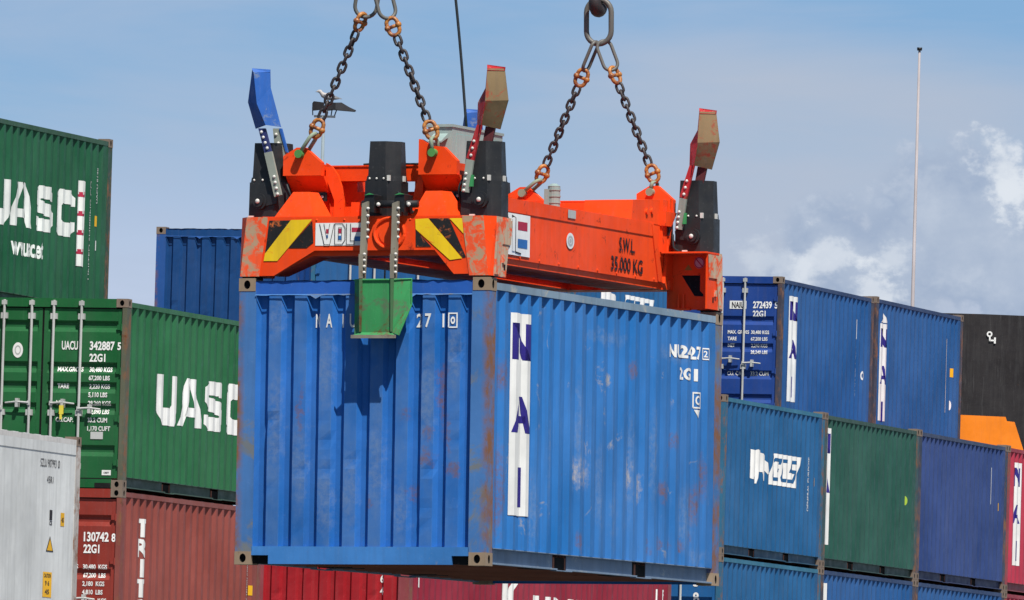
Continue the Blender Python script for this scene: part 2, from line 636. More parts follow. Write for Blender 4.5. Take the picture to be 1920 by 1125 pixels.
def decal(name, layers, parent, origin, du, dv, prof=None, folds='u', off=0.004):
    """layers: list of (material, [shapes]); shapes lie on a wall and follow its corrugation"""
    if name == 'markings' and len(layers) > 1:
        return [decal(name, [q], parent, origin, du, dv, prof, folds, off) for q in layers]
    if len(layers) == 1 and len(layers[0][1]) > 1 and name in ('lettering', 'markings'):
        # every word or mark is a part of its own
        return [decal('lettering' if name == 'lettering' else 'mark', [(layers[0][0], [q])], parent, origin, du, dv, prof, folds, off) for q in layers[0][1]]
    origin, du, dv = Vector(origin), Vector(du), Vector(dv)
    nrm = du.cross(dv)
    bm = bmesh.new()
    mats = []
    for li, (mat, shapes) in enumerate(layers):
        mats.append(mat)
        for V, F in shapes:
            vs = [bm.verts.new((x, y, li * 0.0015)) for x, y in V]
            for f in F:
                try:
                    fc = bm.faces.new([vs[i] for i in f])
                    fc.material_index = li
                except ValueError:
                    pass
    if prof is not None:
        ax = 0 if folds == 'u' else 1
        lo = min(v.co[ax] for v in bm.verts)
        hi = max(v.co[ax] for v in bm.verts)
        for s in prof[0]:
            if lo < s < hi:
                bmesh.ops.bisect_plane(bm, geom=bm.verts[:] + bm.edges[:] + bm.faces[:], dist=1e-6,
                                       plane_co=(s, 0, 0) if ax == 0 else (0, s, 0), plane_no=(1, 0, 0) if ax == 0 else (0, 1, 0))
    for v in bm.verts:
        u, w, l = v.co
        d = 0.0
        if prof is not None:
            d = float(np.interp(u if folds == 'u' else w, prof[0], prof[1]))
        v.co = origin + du * u + dv * w + nrm * (off + l - d)
    me = bpy.data.meshes.new(name)
    bm.to_mesh(me)
    bm.free()
    for m in mats:
        me.materials.append(m)
    o = bpy.data.objects.new(name, me)
    COL.objects.link(o)
    o.parent = parent
    return o


# ------------------------------------------------------------------ shipping containers
CW = 2.438
L20, L40 = 6.058, 12.192
H_STD, H_HIGH = 2.591, 2.896


def corrugation(start, end, outer, slope, inner, depth, base=0.0):
    s, d = [start], [base]
    x = start + outer * 0.6
    while x + slope * 2 + inner + outer * 0.4 < end:
        for dx, dd in ((0, base), (slope, base + depth), (inner, base + depth), (slope, base), (outer, base)):
            x += dx
            s.append(x)
            d.append(dd)
    s.append(end)
    d.append(base)
    u = sorted(set(zip(s, d)))
    return [a for a, b in u], [b for a, b in u]


def side_profile(L):
    return corrugation(0.17, L - 0.17, 0.072, 0.068, 0.070, 0.036, 0.008)




def end_profile():
    s, d, x = [0.165], [0.012], 0.166
    for k in range(9):
        for dx, dd in ((0, 0.012), (0.036, 0.062), (0.058, 0.062), (0.036, 0.012), (0.119, 0.012)):
            x += dx
            if dx == 0 and k:
                continue
            s.append(x)
            d.append(dd)
            if x > CW - 0.20 and dd == 0.062 and dx == 0.058:
                break
        if x > CW - 0.22:
            break
    return s + [CW - 0.166], d + [0.012]


END_PROF = end_profile()


def corrugated(mb, prof, z0, z1, place_, rows=10, jit=0.0015, mi=0, dents=0):
    s, d = prof
    n = len(s)
    vs, fs = [], []
    dn = {(int(rng.randint(2, n - 2)), int(rng.randint(2, rows - 1))): 0.004 + 0.010 * rng.rand() for _ in range(dents)} if dents else {}
    for r in range(rows + 1):
        z = z0 + (z1 - z0) * r / rows
        for i in range(n):
            j = 0 if r in (0, rows) or i in (0, n - 1) else abs(rng.normal(0, jit)) * (1 if rng.rand() < 0.5 else 0.15)
            vs.append(place_(s[i], d[i] + j + (dn.get((i, r), 0) if d[i] < 0.03 else 0), z))
    for r in range(rows):
        for i in range(n - 1):
            a = r * n + i
            fs.append((a, a + 1, a + n + 1, a + n))
    mb.add(vs, fs, mi)


def holed(mb, o, du, dv, w, h, rx, ry, depth, mi=0, mh=1, n=16):
    """a w x h face with an oval hole sunk by depth against the normal"""
    o, du, dv = Vector(o), Vector(du), Vector(dv)
    nn = du.cross(dv)
    out, rim, inn = [], [], []
    for k in range(n):
        a = 2 * math.pi * (k + 0.5) / n
        c, s = math.cos(a), math.sin(a)
        q = min(w / 2 / max(abs(c), 1e-6), h / 2 / max(abs(s), 1e-6))
        out.append(o + du * (w / 2 + c * q) + dv * (h / 2 + s * q))
        p = o + du * (w / 2 + c * rx) + dv * (h / 2 + s * ry)
        rim.append(p)
        inn.append(p - nn * depth)
    vs = out + rim + inn
    mb.add(vs, [(i, (i + 1) % n, n + (i + 1) % n, n + i) for i in range(n)], mi)
    mb.add(rim + inn, [(i, (i + 1) % n, n + (i + 1) % n, n + i) for i in range(n)] + [tuple(range(n, 2 * n))], mh)
    # the corners the oval fan leaves open
    for (cx, cy) in ((0, 0), (w, 0), (w, h), (0, h)):
        c = o + du * cx + dv * cy
        near = sorted(range(n), key=lambda i: (out[i] - c).length)[:2]
        mb.add([c, out[near[0]], out[near[1]]], [(0, 1, 2)], mi)


_cm = {}


def casting_mesh(L, H, sx, sy, sz):
    mb = MB()
    a, b, c = 0.162, 0.178, 0.118
    # built for the right, front, bottom corner with its outer corner at 0,0,0
    mb.add([(-a, 0, 0), (0, 0, 0), (0, b, 0), (-a, b, 0), (-a, 0, c), (0, 0, c), (0, b, c), (-a, b, c)],
           [(3, 2, 1, 0), (4, 5, 6, 7), (2, 3, 7, 6), (3, 0, 4, 7)])
    holed(mb, (-a, 0, 0), (1, 0, 0), (0, 0, 1), a, c, 0.031, 0.040, 0.035)
    holed(mb, (0, 0, 0), (0, 1, 0), (0, 0, 1), b, c, 0.026, 0.040, 0.035)
    w2, l2 = CW / 2, L / 2
    vs = []
    for x, y, z in mb.v:
        X = w2 + x if sx > 0 else -w2 - x
        Y = -l2 + y if sy < 0 else l2 - y
        Zz = z if sz < 0 else H - z
        vs.append((X, Y, Zz))
    mb.v = vs
    return mb.mesh('corner_casting')


def container_meshes(L, H, front, side, grooves):
    """shared meshes of one kind of container, origin at the middle of its base: (part, mesh, slot keys)"""
    key = (L, H, front, side, grooves)
    if key in _cm:
        return _cm[key]
    w2, l2 = CW / 2, L / 2
    out = []

    def put(name, mb, keys, **kw):
        out.append((name, mb.mesh(name, **kw), keys, None))
    for sy in (-1, 1):
        for sx in (-1, 1):
            for sz in (-1, 1):
                out.append(('corner_casting', casting_mesh(L, H, sx, sy, sz), ('cast', 'dark'), None))
            # L-section post set back 4 mm behind the castings
            mb = MB()
            f = 0.004
            fw_ = 0.068 if front == 'door' and sy < 0 else 0.165
            poly = [(0, 0), (-fw_, 0), (-fw_, 0.045), (-0.055, 0.060), (-0.055, 0.17), (0, 0.17)]
            pp = [((w2 - f + x) * sx, sy * (l2 - f - y)) for x, y in poly]
            mb.prism(pp, 2, 0.118, H - 0.118)
            put('corner_post', mb, ('post',))
    yA, yB = -l2 + 0.178, l2 - 0.178
    prof = side_profile(L)
    for sx in (1, -1):
        mb = MB()
        x0, x1 = sorted((sx * (w2 - 0.004), sx * (w2 - 0.064)))
        mb.box(x0, x1, yA, yB, H - 0.105, H - 0.040)
        put('top_rail', mb, ('rail',))
        mb = MB()
        if side == 'corr':
            corrugated(mb, prof, 0.165, H - 0.105, lambda s, d, z: (sx * (w2 - d), -l2 + s, z), rows=8, jit=0.0012)
            put('side_panel', mb, ('side',), fix=False)
        else:
            x0, x1 = sorted((sx * (w2 - 0.012), sx * (w2 - 0.06)))
            mb.box(x0, x1, yA - 0.02, yB + 0.02, 0.165, H - 0.1052)
            if sx > 0:
                mb.box(w2 - 0.013, w2 - 0.004, yA, yB, H - 0.235, H - 0.1055)   # the deep smooth head rail of a reefer
            put('side_panel', mb, ('side',))
        # bottom rail: recessed web with a lip, cut by two fork pockets
        mb = MB()
        c0 = 0.0
        pk = [(c0 - 1.03 - 0.18, c0 - 1.03 + 0.18), (c0 + 1.03 - 0.18, c0 + 1.03 + 0.18)]
        xo, xi = w2 - 0.060, w2 - 0.066
        segs = [yA, pk[0][0], pk[0][1], pk[1][0], pk[1][1], yB]
        for a, b in ((0, 1), (2, 3), (4, 5)):
            q0, q1 = sorted((sx * xo, sx * xi))
            mb.box(q0, q1, segs[a], segs[b], 0.032, 0.158)
            q0, q1 = sorted((sx * (w2 - 0.006), sx * xi))
            mb.box(q0, q1, segs[a], segs[b], 0.018, 0.0318)
        q0, q1 = sorted((sx * (w2 - 0.010), sx * xi))
        mb.box(q0, q1, yA, yB, 0.1582, 0.1655)
        for a, b in pk:
            q0, q1 = sorted((sx * (w2 - 0.07), sx * (w2 - 0.40)))
            mb.box(q0, q1, a, b, 0.030, 0.1578, 1)
            q0, q1 = sorted((sx * (w2 - 0.006), sx * (w2 - 0.069)))
            mb.box(q0, q1, a - 0.02, b + 0.02, 0.010, 0.0179)
        put('bottom_rail', mb, ('brail', 'dark'))
    mb = MB()
    mb.box(-w2 + 0.065, w2 - 0.065, -l2 + 0.06, l2 - 0.06, H - 0.055, H - 0.035)
    for k in range(int(L / 0.42)):
        y = -l2 + 0.3 + k * 0.42
        if y + 0.2 < l2 - 0.1:
            mb.box(-w2 + 0.12, w2 - 0.12, y, y + 0.18, H - 0.0349, H - 0.022)
    put('roof', mb, ('roof',))
    mb = MB()
    mb.box(-w2 + 0.07, w2 - 0.07, -l2 + 0.05, l2 - 0.05, 0.135, 0.160)
    k = 0
    y = -l2 + 0.35
    while y < l2 - 0.3:
        mb.box(-w2 + 0.068, w2 - 0.068, y, y + 0.045, 0.03, 0.1349)
        y += 0.30
    put('floor', mb, ('floor',))
    # rear end
    mb = MB()
    corrugated(mb, END_PROF, 0.16, H - 0.15, lambda s, d, z: (-w2 + s, l2 - d, z), rows=4)
    mb.box(-w2 + 0.162, w2 - 0.162, l2 - 0.06, l2 - 0.006, 0.012, 0.16)
    mb.box(-w2 + 0.162, w2 - 0.162, l2 - 0.06, l2 - 0.006, H - 0.15, H - 0.02)
    put('rear_wall', mb, ('paint',), fix=False)
    if front == 'wall':
        mb = MB()
        corrugated(mb, END_PROF, 0.165, H - 0.150, lambda s, d, z: (-w2 + s, -l2 + d, z), rows=26, jit=0.0016, dents=26)
        put('end_wall', mb, ('end',), fix=False)
        mb = MB()
        mb.box(-w2 + 0.163, w2 - 0.163, -l2 + 0.006, -l2 + 0.07, H - 0.148, H - 0.030)
        # bent, torn lower lip of the header
        n = 40
        xs = np.linspace(-w2 + 0.165, w2 - 0.165, n)
        lip = []
        for i in range(n):
            lip.append(0.006 + (0.035 if rng.rand() < 0.12 else 0.0) + 0.008 * rng.rand())
        vs = [(x, -l2 - 0.004, H - 0.146) for x in xs] + [(x, -l2 - 0.006 - 0.3 * l, H - 0.146 - l) for x, l in zip(xs, lip)]
        mb.add(vs, [(i, i + 1, n + i + 1, n + i) for i in range(n - 1)], 1)
        vs = [(x, -l2 + 0.004 - 0.012 * rng.rand(), H - 0.030 + 0.012 * rng.rand()) for x in xs] + [(x, -l2 + 0.03, H - 0.029) for x in xs]
        mb.add(vs, [(i, i + 1, n + i + 1, n + i) for i in range(n - 1)], 1)
        put('top_header', mb, ('header', 'post'), fix=False)
        mb = MB()
        a = w2 - 0.163
        mb.prism([(-a, 0.085), (-a, 0.165), (a, 0.165), (a, 0.085), (a - 0.165, 0.085), (a - 0.165, 0.006), (-a + 0.165, 0.006), (-a + 0.165, 0.085)], 1, -l2 + 0.004, -l2 + 0.05)
        for sx in (-1, 1):
            q0, q1 = sorted((sx * (a - 0.001), sx * (a - 0.164)))
            mb.box(q0, q1, -l2 + 0.04, -l2 + 0.3, 0.012, 0.084, 1)
        put('bottom_sill', mb, ('sill', 'dark'))
    elif front == 'door':
        mb = MB()
        mb.box(-w2 + 0.163, w2 - 0.163, -l2 + 0.004, -l2 + 0.07, H - 0.125, H - 0.004)
        mb.box(-w2 + 0.163, w2 - 0.163, -l2 + 0.030, -l2 + 0.06, H - 0.14, H - 0.1252, 1)
        put('top_header', mb, ('header', 'dark'))
        mb = MB()
        mb.box(-w2 + 0.163, w2 - 0.163, -l2 + 0.004, -l2 + 0.07, 0.010, 0.125)
        mb.box(-w2 + 0.163, w2 - 0.163, -l2 + 0.030, -l2 + 0.06, 0.1252, 0.14, 1)
        for sx in (-1, 1):
            q0, q1 = sorted((sx * (w2 - 0.17), sx * (w2 - 0.40)))
            mb.box(q0, q1, -l2 - 0.0005, -l2 + 0.0038, 0.008, 0.075, 1)
        put('bottom_sill', mb, ('header', 'dark'))
        zb, zt = 0.142, H - 0.142
        for sx in (-1, 1):
            xa, xb = sorted((sx * 0.012, sx * (w2 - 0.080)))
            mb = MB()
            prof_z = [(zb, 0.030)]
            for g in sorted(H - q for q in grooves):
                prof_z += [(g - 0.095, 0.030), (g - 0.035, 0.062), (g + 0.03, 0.062), (g + 0.06, 0.030)]
            prof_z.append((zt, 0.030))
            m = 0.055
            vs, fs = [], []
            for z, d in prof_z:
                vs += [(xa + m, -l2 + 0.030, z), (xa + m + 0.02, -l2 + d, z), (xb - m - 0.02, -l2 + d, z), (xb - m, -l2 + 0.030, z)]
            for i in range(len(prof_z) - 1):
                for q in range(3):
                    b = i * 4 + q
                    fs.append((b, b + 1, b + 5, b + 4))
            mb.add(vs, fs)
            mb.box(xa, xa + m, -l2 + 0.027, -l2 + 0.07, zb, zt)
            mb.box(xb - m, xb, -l2 + 0.027, -l2 + 0.07, zb, zt)
            mb.box(xa + m, xb - m, -l2 + 0.066, -l2 + 0.075, zb, zt)
            ge = sx * 0.006
            mb.box(ge - 0.008, ge + 0.008, -l2 + 0.026, -l2 + 0.05, zb, zt, 1)
            for z in (0.35, 0.95, 1.6, 2.2):                          # hinges
                x0, x1 = sorted((sx * (w2 - 0.145), sx * (w2 - 0.072)))
                mb.box(x0, x1, -l2 + 0.006, -l2 + 0.0265, z - 0.035, z + 0.035)
                mb.cyl((sx * (w2 - 0.082), -l2 + 0.008, z - 0.05), (sx * (w2 - 0.082), -l2 + 0.008, z + 0.05), 0.012, n=8)
            bars = []
            for bx in (0.16, 0.56):
                b = MB()
                b.cyl((sx * bx, -l2 - 0.012, 0.04), (sx * bx, -l2 - 0.012, H - 0.03), 0.0185, n=10)
                for z in (0.075, H - 0.07):
                    b.box(sx * bx - 0.035, sx * bx + 0.035, -l2 - 0.030, -l2 + 0.003, z - 0.03, z + 0.03)
                for z in (0.30, 1.02, H - 0.25):
                    b.box(sx * bx - 0.045, sx * bx + 0.045, -l2 - 0.022, -l2 + 0.0295, z - 0.04, z + 0.04)
                bars.append(('locking_bar', b.mesh('locking_bar'), ('galv',), None))
                h = MB()
                z = 1.15 if bx < 0.3 else 1.08
                h.box(sx * bx - 0.02, sx * bx + sx * 0.0 + 0.02, -l2 - 0.045, -l2 - 0.031, z - 0.03, z + 0.03)
                e = sx * bx + 0.36 * (1 if sx * bx < 0 or bx < 0.3 else -1) * (1 if bx < 0.3 and sx > 0 else (1 if sx < 0 and bx > 0.3 else -1) if True else 1)
                e = sx * (bx + (0.34 if bx < 0.3 else -0.34)) if bx < 0.3 else sx * (bx + 0.32)
                h.tube([(sx * bx, -l2 - 0.040, z), ((sx * bx + e) / 2, -l2 - 0.045, z + 0.012), (e, -l2 - 0.03, z - 0.005)], [0.016, 0.014, 0.012], n=8)
                h.box((sx * bx + e) / 2 - 0.02, (sx * bx + e) / 2 + 0.02, -l2 - 0.055, -l2 + 0.029, z - 0.06, z + 0.06)
                bars.append(('handle', h.mesh('handle'), ('galv',), None))
            out.append(('door', mb.mesh('door', fix=False), ('end', 'dark'), bars))
    else:                                                             # plain reefer end
        mb = MB()
        mb.box(-w2 + 0.163, w2 - 0.163, -l2 + 0.006, -l2 + 0.07, 0.012, H - 0.01)
        put('end_wall', mb, ('end',))
    _cm[key] = out
    return out


def container(label, pal, xr, yf, z, L=L20, H=H_STD, front='door', side='corr', grooves=(0.365, 0.93, 1.2, 1.49, 2.06), group='shipping containers in the stacks', matrix=None):
    """xr: right side plane, yf: front plane, z: base; pal: materials by slot key"""
    loc = (xr - CW / 2, yf + L / 2, z)
    t = thing('shipping_container', label, 'shipping container', loc, group, matrix)

    def mats(keys):
        d = {'dark': dark, 'galv': galv, 'floor': wood, 'cast': pal.get('cast', cast_mat)}
        return [pal.get(k) or d.get(k) or (pal['post'] if k == 'post2' else pal['paint']) for k in keys]
    for name, me, keys, kids in container_meshes(L, H, front, side, grooves):
        o = place(me, name, mats(keys), t)
        for kn, km, kk, _ in kids or ():
            place(km, kn, mats(kk), o)
    return t


# decal frames on a container (origin middle of base)
def on_side(t, name, layers, L=L20, smooth=False, off=0.004):
    """u runs from the front edge backwards along the right side, v up from the base"""
    p = None if smooth else side_profile(L)
    return decal(name, layers, t, (CW / 2 - (0.012 if smooth else 0), -L / 2, 0), (0, 1, 0), (0, 0, 1), p, 'u', off)


def on_wall(t, name, layers, L=L20, off=0.004):
    return decal(name, layers, t, (-CW / 2, -L / 2, 0), (1, 0, 0), (0, 0, 1), END_PROF, 'u', off)


def on_door(t, name, layers, grooves, L=L20, H=H_STD, off=0.004):
    s, d = [0.0], [0.030]
    for g in sorted(H - q for q in grooves):
        s += [g - 0.095, g - 0.035, g + 0.03, g + 0.06]
        d += [0.030, 0.062, 0.062, 0.030]
    s.append(H)
    d.append(0.030)
    return decal(name, layers, t, (-CW / 2, -L / 2, 0), (1, 0, 0), (0, 0, 1), (s, d), 'v', off)


def palette(name, col, seed, rust=0.25, dirt=0.4, post=None, post_rust=0.6, fade=0.15, cast=None, header=None, end=None, rail=None, brail=None):
    p = {'paint': paint(name, col, rust, dirt, seed=seed, fade=fade)}
    c = np.array(col)
    pc = tuple(c * 0.55 + np.array([0.10, 0.075, 0.055]) * 0.6) if post is None else post
    p['post'] = paint(name + '_post', pc, post_rust, 0.5, seed=seed + 0.3, edge=0.6)
    p['rail'] = paint(name + '_rail', rail or tuple(c * 0.8 + 0.02), rust + 0.15, 0.5, seed=seed + 0.5)
    p['brail'] = paint(name + '_bottom_rail', brail or tuple(c * 0.45 + 0.055), rust + 0.1, 0.5, seed=seed + 0.6)
    if end:
        p['end'] = paint(name + '_end', end, rust, dirt, seed=seed + 0.7, fade=fade)
        p['header'] = paint(name + '_header', end, rust + 0.2, 0.4, seed=seed + 0.8)
    if cast:
        p['cast'] = paint(name + '_casting', cast, 0.5, 0.5, seed=seed + 0.9)
    return p


# ---- lettering kits
def uasc():
    """the four square letters, cap height 0.62, left edge at 0"""
    h, t = 0.62, 0.20
    U = stroke2d([[(0.10, h), (0.10, 0.20), (0.20, 0.09), (0.58, 0.09), (0.68, 0.20), (0.68, h)]], 0.225)
    A = (np.concatenate([poly2d([(0.82, 0), (1.07, 0), (1.32, h), (1.12, h)])[0], poly2d([(1.53, 0), (1.78, 0), (1.48, h), (1.28, h)])[0], poly2d([(1.10, 0.13), (1.50, 0.13), (1.46, 0.25), (1.14, 0.25)])[0]]),
         [(0, 1, 2, 3), (4, 5, 6, 7), (8, 9, 10, 11)])
    S = stroke2d([[(2.52, 0.43), (2.52, 0.50), (2.46, 0.54), (2.08, 0.54), (1.98, 0.49), (1.98, 0.40), (2.06, 0.335), (2.46, 0.29), (2.54, 0.23), (2.54, 0.14), (2.46, 0.08), (2.04, 0.08), (1.97, 0.12), (1.97, 0.19)]], 0.18)
    C = stroke2d([[(3.40, 0.42), (3.40, 0.49), (3.32, 0.54), (2.94, 0.54), (2.84, 0.46), (2.84, 0.16), (2.94, 0.08), (3.32, 0.08), (3.40, 0.13), (3.40, 0.20)]], 0.20)
    return [U, A, S, C]


def nai_strip(z_top, u0=0.63, w=0.47, length=1.83, letters=('N', 'A', 'I')):
    z0 = z_top - length
    L1 = [rect2d(u0, u0 + w, z0, z_top)]
    N = stroke2d([[(0.05, 0), (0.05, 0.33)], [(0.35, 0), (0.35, 0.33)]], 0.10)
    D = poly2d([(0.0, 0.33), (0.13, 0.33), (0.40, 0), (0.27, 0)])
    A = poly2d([(0.0, 0), (0.10, 0), (0.21, 0.33), (0.15, 0.33)])
    A2 = poly2d([(0.31, 0), (0.42, 0), (0.27, 0.33), (0.21, 0.33)])
    A3 = rect2d(0.11, 0.31, 0.09, 0.155)
    I = rect2d(0.16, 0.27, 0, 0.36)
    x = u0 + 0.02
    L2 = [at(N, x, z_top - 0.42), at(D, x, z_top - 0.42), at(A, x, z_top - 1.08), at(A2, x, z_top - 1.08), at(A3, x, z_top - 1.08), at(I, x, z_top - 1.75)]
    return L1, L2


def beast_logo():
    """white horned animal in outline beside a slanted block with three letters cut out of it; 3.0 x 0.55"""
    beast = poly2d([(0.0, 0.52), (0.10, 0.55), (0.30, 0.53), (0.45, 0.56), (0.75, 0.50), (1.02, 0.36), (1.10, 0.20), (1.02, 0.17), (0.92, 0.24), (0.88, 0.06), (0.76, 0.06), (0.72, 0.20), (0.50, 0.20), (0.42, 0.0), (0.30, 0.0), (0.30, 0.22), (0.20, 0.06), (0.08, 0.08), (0.10, 0.26), (0.0, 0.38)])
    block = poly2d([(1.12, 0.02), (2.72, 0.02), (2.98, 0.54), (1.38, 0.54)])
    g = stroke2d([[(0.40, 0.30), (0.40, 0.37), (0.10, 0.37), (0.06, 0.32), (0.06, 0.10), (0.10, 0.05), (0.40, 0.05), (0.40, 0.20), (0.26, 0.20)]], 0.06)
    c = stroke2d([[(0.38, 0.37), (0.10, 0.37), (0.06, 0.32), (0.06, 0.10), (0.10, 0.05), (0.38, 0.05)]], 0.06)
    s = stroke2d([[(0.38, 0.37), (0.06, 0.37), (0.06, 0.22), (0.36, 0.21), (0.36, 0.05), (0.02, 0.05)]], 0.06)
    cut = [at(shear(q, 0.5), x, 0.07) for q, x in ((g, 1.22), (c, 1.72), (s, 2.20))]
    return [beast, block], cut


def spec_lines(x0, x1, z0, rows, h=0.05, bold=0.02):
    out = []
    for i, (a, b) in enumerate(rows):
        z = z0 - i * 0.115
        if a:
            out.append(at(text2d(a, h, bold=bold, sx=0.8), x0, z))
        if b:
            out.append(at(text2d(b, h, bold=bold, sx=0.8), x1, z))
    return out


# ---------------- the yard: ground, quay, water
GZ = lambda y: 0.0055 * max(y, -36)
mb = MB()
ys = [-36, 0, 40, 80, 118]
vs = [(x, y, GZ(y) - 0.004) for y in ys for x in (-400, 400)] + [(x, y, -6) for y in ys for x in (-400, 400)]
n = len(ys)
fs = [(2 * i, 2 * i + 1, 2 * i + 3, 2 * i + 2) for i in range(n - 1)] + [(2 * n + 2 * i, 2 * n + 2 * i + 2, 2 * n + 2 * i + 3, 2 * n + 2 * i + 1) for i in range(n - 1)]
fs += [(0, 2 * n, 2 * n + 1, 1), (2 * n - 2, 2 * n - 1, 4 * n - 1, 4 * n - 2)]
mb.add(vs, fs)
g = mb.build('ground', ground_mat('yard_concrete', (0.16, 0.155, 0.15), 0.4))
g['kind'] = 'structure'
mb = MB()
mb.add([(-6000, -6000, -4.5), (6000, -6000, -4.5), (6000, 9000, -4.5), (-6000, 9000, -4.5)], [(0, 1, 2, 3)])
w = mb.build('water', ground_mat('harbour_water', (0.03, 0.05, 0.06), 0.2, 0.15))
w['kind'] = 'structure'

# ---------------- palettes
P_GREEN = palette('green_paint', (0.013, 0.118, 0.043), 41, rust=0.1, dirt=0.45, end=(0.006, 0.105, 0.028), post=(0.10, 0.105, 0.07), brail=(0.05, 0.095, 0.075), rail=(0.03, 0.13, 0.06))
P_GREEN2 = palette('dark_green_paint', (0.008, 0.090, 0.040), 47, rust=0.05, dirt=0.45, post=(0.03, 0.07, 0.05), rail=(0.03, 0.085, 0.05))
P_BROWN = palette('brown_red_paint', (0.250, 0.055, 0.042), 52, rust=0.2, dirt=0.5, end=(0.235, 0.022, 0.012), post=(0.22, 0.055, 0.045))
P_REEFER = palette('reefer_white', (0.60, 0.62, 0.62), 58, rust=0.05, dirt=0.5, fade=0.05, post=(0.42, 0.40, 0.38), post_rust=0.3, rail=(0.55, 0.54, 0.53))
P_TEAL = palette('teal_blue_paint', (0.008, 0.098, 0.255), 63, rust=0.1, dirt=0.5, post=(0.02, 0.12, 0.22), brail=(0.03, 0.10, 0.17), rail=(0.03, 0.16, 0.26), end=(0.008, 0.10, 0.29))
P_BLUE = palette('royal_blue_paint', (0.012, 0.086, 0.265), 68, rust=0.1, dirt=0.5, end=(0.006, 0.045, 0.235), post=(0.05, 0.05, 0.075), rail=(0.025, 0.055, 0.14))
P_BLUE2 = palette('plain_blue_paint', (0.003, 0.045, 0.205), 73, rust=0.05, dirt=0.4, end=(0.002, 0.052, 0.190), post=(0.01, 0.075, 0.28), post_rust=0.2, rail=(0.01, 0.06, 0.25), header=(0.01, 0.07, 0.3))
P_DGREEN = palette('deep_green_paint', (0.015, 0.082, 0.062), 78, rust=0.1, dirt=0.5, post=(0.03, 0.08, 0.09), rail=(0.03, 0.075, 0.06), brail=(0.035, 0.075, 0.07))
P_VIOLET = palette('violet_blue_paint', (0.024, 0.054, 0.185), 83, rust=0.15, dirt=0.55, post=(0.035, 0.05, 0.085), rail=(0.04, 0.06, 0.12), brail=(0.035, 0.05, 0.12))
P_PINK = palette('pinkish_red_paint', (0.42, 0.028, 0.062), 88, rust=0.1, dirt=0.4, post=(0.28, 0.05, 0.06), rail=(0.3, 0.04, 0.06))
P_RED = palette('crimson_red_paint', (0.25, 0.014, 0.035), 93, rust=0.15, dirt=0.5, end=(0.33, 0.003, 0.010), post=(0.25, 0.05, 0.06))

# ---------------- left stack
G1G = (0.365, 0.93, 1.2, 1.49, 2.06)
t = container('green container with silver door bars and round white emblem, on the brown red one', P_GREEN, 0.0, 0.0, 2.591, grooves=G1G)
on_side(t, 'lettering', [(white_worn, [at(scaled(q, 1.06, 1.08), 1.44, H_STD - 1.62) for q in uasc()])])
zt = H_STD
dl = []
dl += [at(text2d('UACU', 0.115, 0.235, 0.03), 1.495, zt - 0.70), at(text2d('342887', 0.115, 0.36, 0.03), 1.90, zt - 0.70), at(text2d('5', 0.10, 0.05, 0.03), 2.30, zt - 0.695)]
dl += [at(text2d('22G1', 0.105, 0.23, 0.03), 1.90, zt - 0.86)]
dl += spec_lines(1.44, 1.90, zt - 1.00, [('MAX.GROSS', '30,480 KGS'), ('', '67,200 LBS'), ('TARE', '2,220 KGS'), ('', '5,110 LBS'), ('NET', '28,260 KGS'), ('', '62,090 LBS'), ('CU.CAP.', '33.2 CUM'), ('', '1,170 CUFT')], h=0.062, bold=0.03)
rnd = ellipse2d(0.86, zt - 0.72, 0.075, 0.105)
lab = rect2d(2.13, 2.26, zt - 2.41, zt - 2.34)
on_door(t, 'lettering', [(white, dl)], G1G, off=0.006)
on_door(t, 'emblem', [(white, [rnd]), (galv, [ellipse2d(0.86, zt - 0.72, 0.045, 0.065, hole=0.7)])], G1G, off=0.006)
on_door(t, 'label_plate', [(white, [lab]), (black_ink, [at(text2d('1380T', 0.025, 0.08), 2.155, zt - 2.388)])], G1G, off=0.006)
on_door(t, 'plate', [(galv, [rect2d(1.95, 2.13, zt - 1.92, zt - 1.82)])], G1G, off=0.008)
mb = MB()
mb.box(0.30, 0.36, -L20 / 2 - 0.075, -L20 / 2 - 0.058, 1.00, 1.12)
mb.box(0.31, 0.34, -L20 / 2 - 0.075, -L20 / 2 - 0.058, 0.93, 0.998)
mb.build('door_seal', paint('yellow_seal', (0.6, 0.5, 0.05), 0, 0.1), t)

t = container('brown red container at the bottom of the left stack, white numbers on its door', P_BROWN, 0.0, 0.0, 0.0, grooves=(0.42, 1.15, 1.9))
on_side(t, 'lettering', [(white, [at(text2d(c, 0.235, 0.34 if c != 'I' else 0.10, 0.05), 0.80 + (0.13 if c == 'I' else 0), H_STD - 0.61 - 0.275 * i) for i, c in enumerate('TRITON')] + [at(rot90(text2d('OWNED BY TRITON CONTAINER', 0.03, 1.1, 0.0)), 5.48, 0.9), at(rot90(text2d('22G1', 0.03, 0.3, 0.0)), 5.74, 1.75)]),
                          (yellow_ink, [rect2d(5.62, 5.72, 1.32, 1.46)])])
dl = [at(text2d('130742', 0.125, 0.36, 0.03), 1.90, H_STD - 0.72), at(text2d('8', 0.11, 0.06, 0.03), 2.30, H_STD - 0.72), at(text2d('2261'.replace('61', 'G1'), 0.115, 0.23, 0.03), 1.90, H_STD - 0.88), at(text2d('TRIU', 0.125, 0.25, 0.03), 1.55, H_STD - 0.72)]
dl += spec_lines(1.46, 1.90, H_STD - 1.10, [('MAX.GROSS', '30,480  KGS'), ('', '67,200  LBS'), ('TARE', '2,180  KGS'), ('', '4,810  LBS'), ('NET', '28,300  KGS'), ('', '62,390  LBS'), ('CU.CAP.', '33.2  CUM'), ('', '1,173  CUFT')], h=0.062, bold=0.03)
on_door(t, 'lettering', [(white, dl)], (0.42, 1.15, 1.9), off=0.006)

